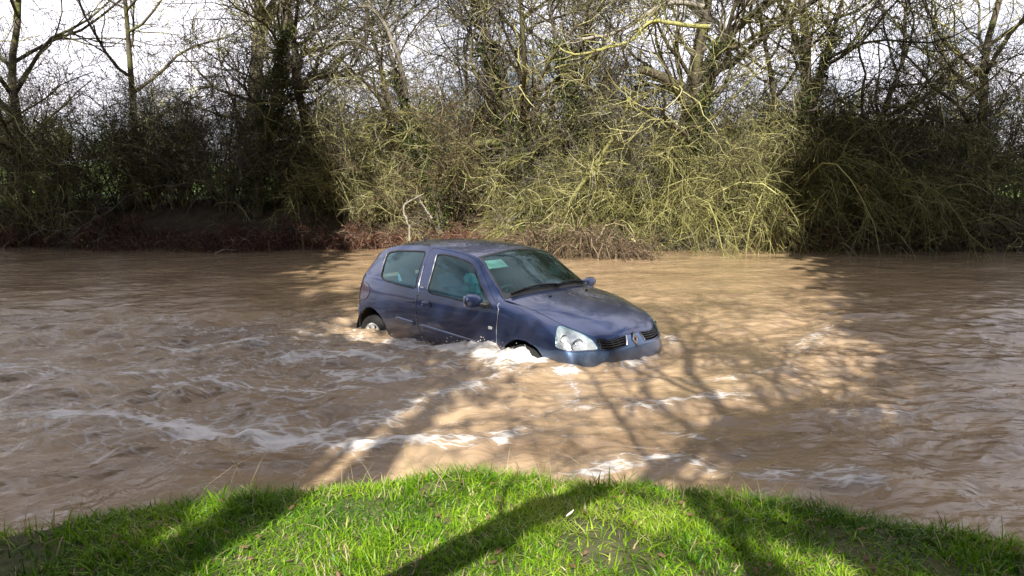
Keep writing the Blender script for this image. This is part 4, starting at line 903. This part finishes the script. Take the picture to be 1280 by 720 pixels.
def ivy_tree(h, n, tr_):
    o = make_tree(r, h, (r.normal(0, .06), 0), TWIG_G, None, 0, tr_, .7, .07, low=.45)
    c = np.array([v.co[:] for v in o['trunk'].vertices[:9*12]]).reshape(12, 9, 3).mean(1); t = r.random(n)**.8*8; k = t.astype(int); f = (t-k)[:, None]; P = c[k]*(1-f)+c[k+1]*f
    a = r.uniform(0, 6.28, n); w_ = (.16+.22*r.random(n)**2)*(1+.5*np.sin(P[:, 2]*2.3)); P = P+np.stack([np.cos(a)*w_, np.sin(a)*w_, r.normal(0, .05, n)], 1)
    V, F = leaves(r, P, .045, .03); o['ivy'] = raw_mesh('ivy', V, [F], LEAF_I, False, {'tint': np.repeat(r.random(n)**1.6, 4)}); return o
place('tall_tree', trees, [(-11, 31, None, 1., 2.1, 0), (6.8, 31.5, None, 5., 2.1, 0), (13, 31, None, .5, 2.2, 1)], 'very tall bare tree rising behind the far bank thicket, @ of three from the left', 'tree', 'tall trees behind the thicket')
place('ivy_clad_tree', [ivy_tree(8.5, 5200, .17), ivy_tree(8., 4200, .14)], [(.62, 21.9, None, 0, 1., 0), (-2.2, 22.4, None, 1., .95, 1), (2.7, 22.9, None, 2., 1., 1), (4.9, 22.4, None, 3., 1., 0), (-8, 22.8, None, 4., 1., 1), (9, 22.9, None, 4., 1., 0)],
      'dark upright trunk wrapped in ivy on the far bank, @ ivy trunk from the left', 'tree', 'ivy clad trunks on the far bank')
# scrub masses
shr = [make_shrub(r, 1.3, 3.4, 46, TWIG_G, LEAF_O, 3800, .4, .10, wander=.16), make_shrub(r, 1.4, 4.0, 44, TWIG_O, LEAF_O, 3000, .6, .22, wander=.2), make_shrub(r, 1.3, 3.0, 46, TWIG_B, LEAF_I, 4500, .4, .08, wander=.15)]
will = [make_shrub(r, 1.2, 4.6, 58, TWIG_Y, LEAF_O, 1800, .9, .75, 13, 6, .13, .0055), make_shrub(r, 1.3, 3.8, 50, TWIG_O, LEAF_O, 4200, .7, .3, 12, 6, .24, .0060)]
brm = [make_shrub(r, 1.2, 2.0, 90, TWIG_R, LEAF_R, 5200, 1.3, .95, 7, 4, .26, .006, .026), make_shrub(r, 1.3, 2.3, 85, TWIG_R, LEAF_O, 4500, 1.3, 1.0, 7, 4, .26, .006, .026), make_shrub(r, 1.25, 2.4, 95, TWIG_G, LEAF_O, 4200, 1.5, 1.1, 8, 4, .24, .0065, .022)]
sp_ = []
for k, x in enumerate(np.arange(-17, 17.6, 2.1)): sp_.append((x+r.uniform(-.4, .4), 23.4+r.uniform(-.4, .9), None, r.uniform(0, 6.3), r.uniform(.95, 1.25), [0, 1, 2, 1, 0][k % 5]))
place('thicket_shrub', shr, sp_, 'tangled leafless shrub in the far bank thicket, @ shrub from the left', 'shrub', 'shrubs in the far bank thicket')
place('willow_bush', will, [(2.5, 22.3, None, 1., 1.05, 0), (3.9, 22.5, None, 2.4, 1.15, 1), (5.4, 22.7, None, 4.1, 1.15, 0), (7.2, 22.9, None, .6, 1.1, 1), (9.6, 22.6, None, 3.3, 1.2, 0), (12.5, 22.8, None, 5.2, 1.2, 1), (-5.2, 23., None, 5.9, .9, 1)],
      'bush of drooping yellow green shoots on the far bank, @ such bush from the left', 'bush', 'drooping yellow green bushes')
tall = [make_shrub(r, 1.5, 5.0, 40, TWIG_B, LEAF_O, 5500, .40, .04, 13, 6, .16, .0055), make_shrub(r, 1.4, 5.6, 42, TWIG_G, LEAF_O, 5500, .4, .10, 13, 6, .18, .0055), make_shrub(r, 1.5, 4.8, 44, TWIG_O, LEAF_I, 7000, .5, .15, 13, 6, .16, .0055)]
sp_ = []
for k, x in enumerate(np.arange(-17.5, 18, 2.05)): sp_.append((x+r.uniform(-.4, .4), 24.8+r.uniform(-.5, 1.), None, r.uniform(0, 6.3), r.uniform(.9, 1.12)*(1.22 if 1.2 < x < 9 else 1.02), [0, 1, 2, 0, 1][k % 5]))
place('thicket_bush', tall, sp_, 'tall upright leafless thicket bush behind the scrub, @ from the left', 'bush', 'tall thicket bushes')
sp_ = []
for k, x in enumerate(np.arange(-16.8, 17, 1.55)):
    bl = 21.6+.9*math.sin(x*.33+1)-1.2*math.exp(-((x-2.2)/2.6)**2)
    sp_.append((x+r.uniform(-.35, .35), bl+.55+r.uniform(-.3, .4), None, r.uniform(0, 6.3), r.uniform(.8, 1.1), 2 if 2.0 < x < 8 else (0 if x < 1.0 else 1)))
place('bramble_clump', brm, sp_, 'bramble tangle at the foot of the far bank, @ clump from the left', 'bramble', 'brambles along the far waterline')
# overhanging clump that dips into the river beside the car
place('overhanging_bush', [make_shrub(r, .8, 2.7, 80, TWIG_B, LEAF_O, 2600, 1.3, 1.15, 9, 5, .2, .0065, .02)], [(1.25, 19.3, .1, .5, 1., 0), (2.35, 18.7, .0, 2.5, .85, 0)],
      'brown twiggy bush overhanging the river behind the bonnet, @ of two from the left', 'bush', 'bushes overhanging the water')
# single limbs that stand out
def limb(name, pts, r0, r1, mat, label, nt=0, hi=1., seed=1):
    rr = np.random.default_rng(seed); pts = np.array(pts, float); n = 24; s = np.linspace(0, len(pts)-1, n); P = sp_w(len(pts), s)@pts; P += rr.normal(0, .012, P.shape); R = np.linspace(r0, r1, n)
    o = empty(name, pts[0]); b = Bag(); V, F = tubes((P-pts[0])[None], R[None], 8); b.add(V, F, hi); ob('limb', b.mesh('limb', mat, attr='tint'), o)
    if nt:
        b = Bag(); p_, d, l, rd, _ = children(rr, (P-pts[0])[None], R[None], nt, .15, 1, (.4, 1.), (.10, .35), .5); A_ = grow(rr, p_, d, l, 6, .2, .1); tw(b, rr, A_, taper(np.maximum(rd, .01), 6, .4), 4, .5, 1)
        ob('twigs', b.mesh('twigs', mat, attr='tint'), o)
    tag(o, label, 'branch')
def at_px(x, y, Y):
    f = 900.; a = PITCH; dx, dy = (x-640)/f, (y-360)/f; d = np.array([dx, math.cos(a)-math.sin(a)*dy, -math.sin(a)-math.cos(a)*dy]); return d*Y/d[1]+[0, 0, CAM_H]
limb('pale_branch', [at_px(880, 8, 21.), at_px(836, 4, 21), at_px(800, 24, 21), at_px(762, 43, 21), at_px(722, 50, 21), at_px(700, 62, 21.3), at_px(660, 90, 21.8)],   .075, .022, TWIG_G, 'upper of two pale yellow limbs reaching left from the top right', 22, .95, 2)
limb('pale_branch', [at_px(885, 34, 20.6), at_px(836, 28, 20.6), at_px(812, 28, 20.6), at_px(790, 50, 20.6), at_px(758, 60, 20.6), at_px(725, 68, 20.8), at_px(700, 60, 21)], .065, .022, TWIG_Y, 'lower of two pale yellow limbs reaching left from the top right', 22, .62, 3)
limb('dead_branch', [at_px(512, 302, 20.6), at_px(510, 280, 20.6), at_px(504, 260, 20.6), at_px(514, 250, 20.7), at_px(530, 242, 20.9)], .035, .015, TWIG_G, 'pale bent dead branch standing above the rear of the car roof', 5, .9, 4)
limb('dead_branch', [at_px(540, 272, 20.6), at_px(532, 262, 20.6), at_px(525, 250, 20.7)], .025, .012, TWIG_G, 'short pale dead branch right of the tall bent one', 5, .9, 14)
limb('crooked_limb', [at_px(633, 200, 22), at_px(632, 140, 22), at_px(629, 80, 22), at_px(622, 58, 22), at_px(608, 48, 22), at_px(600, 30, 22.2), at_px(592, -15, 22.4)], .12, .05, TWIG_G, 'crooked grey limb bending left beside the dark middle trunk', 10, .35, 5)
limb('leaning_limb', [at_px(508, 120, 22.6), at_px(500, 80, 22.), at_px(486, 40, 21.8), at_px(468, 14, 21.8), at_px(455, 8, 21.8), at_px(445, 9, 21.8)], .07, .045, TWIG_G, 'pale leaning limb against the sky at the upper left', 8, .75, 6)
limb('curved_stem', [at_px(700, 270, 20.9), at_px(740, 212, 20.9), at_px(764, 176, 20.9), at_px(780, 145, 20.9), at_px(786, 120, 21)], .07, .03, TWIG_Y, 'curved mossy stem rising through the drooping yellow bush', 8, .25, 7)
limb('hanging_stem', [at_px(736, 205, 20.5), at_px(741, 225, 20.4), at_px(737, 245, 20.4), at_px(737, 270, 20.4)], .028, .02, TWIG_G, 'thin pale stem hanging above the far end of the bonnet', 1, .8, 8)
limb('hooked_twig', [at_px(790, 298, 19.6), at_px(797, 307, 19.3), at_px(796, 313, 19.2), at_px(792, 318, 19.1)], .022, .012, TWIG_Y, 'small hooked twig sticking out over the river', 1, .9, 9)
limb('broken_bough', [at_px(850, 108, 21.6), at_px(838, 102, 21.5), at_px(818, 92, 21.4), at_px(799, 86, 21.3)], .16, .12, BARK, 'thick dark broken bough at the right', 0, .2, 10)
limb('fallen_log', [at_px(596, 180, 22.3), at_px(628, 178, 22.2), at_px(664, 182, 22.2)], .13, .11, BARK, 'dark log lying level across the thicket behind the car', 0, .05, 11)
# hedge line and trees far across the meadow
def blob_tree(r, h, w, n, mat, size=.22, z0=.25):
    T = grow(r, np.zeros((1, 3)), np.array([[0, 0, 1.]]), np.array([h*.85]), 8, .05); b1 = Bag(); tw(b1, r, T, taper(np.array([.03*h]), 8, .3), 7)
    nc = 70; c = unit(r.normal(0, 1, (nc, 3)))*r.random((nc, 1))**.4*np.array([w, w, h*(1-z0)*.5]); c[:, 2] += h*(z0+(1-z0)*.5)
    sh = 1-.55*np.clip((c[:, 2]/h-.55)/.45, 0, 1); c[:, :2] *= sh[:, None]
    P = c[r.integers(0, nc, n)]+r.normal(0, 1, (n, 3))*w*.17; V, F = leaves(r, P, size, .02)
    p0 = np.tile(T[:, 2:6].reshape(-1, 3), (18, 1))[:60]; e_ = c[:len(p0)]; Q = np.stack([p0+(e_-p0)*t+r.normal(0, .05, p0.shape) for t in np.linspace(0, 1, 6)], 1); tw(b1, r, Q, taper(np.full(len(Q), .010*h), 6, .3), 4)
    return {'trunk': b1.mesh('trunk', BARK, attr='tint'), 'crown': raw_mesh('crown', V, [F], mat, False, {'tint': np.repeat(r.random(n), 4)})}
fb = [blob_tree(r, 7, 3.2, 5200, LEAF_O, .16, .05), blob_tree(r, 6, 3.6, 5200, LEAF_I, .16, .0)]
place('hedgerow_tree', fb, [(x, 90+8*math.sin(x), None, x, 1.0+.3*math.sin(x*1.7), k % 2) for k, x in enumerate(np.linspace(-66, 66, 20))], 'distant tree beyond the meadow, @ from the left', 'tree', 'trees beyond the meadow')
# unseen evergreens added behind and beside the viewer to throw shade on both flanks
sh = [blob_tree(r, 17, 3.4, 30000, LEAF_D, .26, .03), blob_tree(r, 11, 1.9, 9000, LEAF_D, .15, .08), blob_tree(r, 9.6, 1.35, 2600, LEAF_D, .09, .60), blob_tree(r, 7.8, 1.15, 5200, LEAF_D, .10, .74)]
place('added_shade_tree', sh, [(-9.8, 3.2, .3, 0, 1.25, 0), (3.2, -3.3, .3, 5, .72, 1), (1.55, -5.3, .3, 5, 1., 3), (-1.75, -3.6, .3, 5, 1., 2), (-3.3, -4.6, .3, 5, .85, 1), (-6.3, -6.5, .3, 4, .85, 0), (7.2, -6.5, .3, 4, .85, 0), (-4.9, -7.2, .3, 2, 1.42, 1), (5.5, -7.2, .3, 2, 1.42, 1), (4.6, -4.5, .3, 0, .9, 1), (-15.5, 3.5, .3, 1, 1.25, 0), (10.4, 3.2, .3, 2, 1.25, 0), (16.2, 3.5, .3, 3, 1.25, 0), (-4.3, -4.2, .3, 0, 1., 1), (-7.6, -3, .3, 2, 1.1, 1), (4.6, -4.0, .3, 1, 1., 1), (8.0, -3, .3, 4, 1.1, 1)],
      'dense dark evergreen added out of view on the near bank for shade, @ from the left', 'tree', 'evergreens added for shade on the near bank')
place('unseen_bare_shade_tree', [trees[2]], [(1.25, -3.7, .3, 1.45, 1., 0)], 'unseen bare tree behind the viewer whose branches shade the car', 'tree', None)
place('added_bank_tree', fb, [(x, -14-2*math.sin(x), .3, x, .95, k % 2) for k, x in enumerate(np.linspace(-26, 26, 9))], 'bushy tree added behind the viewer to darken reflections, @ from the left', 'tree', 'added trees behind the viewer')  # unseen trees added to make the reflections in the car darker
lt = empty('leaning_tree', (-2.2, .1, .25)); rr = np.random.default_rng(4); P = np.array([(0, 0, 0), (.7, -.02, .70), (1.4, .02, 1.42), (2.2, 0, 2.2), (2.9, -.1, 2.95), (3.4, -.2, 3.7)]); P = sp_w(6, np.linspace(0, 5, 20))@P+rr.normal(0, .012, (20, 3)); R = np.linspace(.085, .05, 20)*(1+.12*np.sin(np.arange(20)*1.3))
b = Bag(); V, F = tubes(P[None], R[None], 10); b.add(V, F, .4); ob('trunk', b.mesh('trunk', BARK, attr='tint'), lt)
p_, d, l, rd, _ = children(rr, P[None], R[None], 16, .50, 1, (.5, 1.2), (.10, .26), .5); d[:, 2] = np.abs(d[:, 2])+.4; d[:, 1] = -np.abs(d[:, 1]); A_ = grow(rr, p_, d, l, 7, .2, 0, .05); AR = taper(np.maximum(rd*.45, .010), 7, .3)
b = Bag(); tw(b, rr, A_, AR, 5); p_, d, l, rd, _ = children(rr, A_, AR, 8, .2, 1, (.4, 1.), (.3, .7), .5); B_ = grow(rr, p_, d, l, 5, .2); tw(b, rr, B_, taper(np.full(len(B_), .006), 5, .5), 3); ob('crown', b.mesh('crown', TWIG_G, attr='tint'), lt)
tag(lt, 'bare tree leaning over the near bank behind the viewer', 'tree')
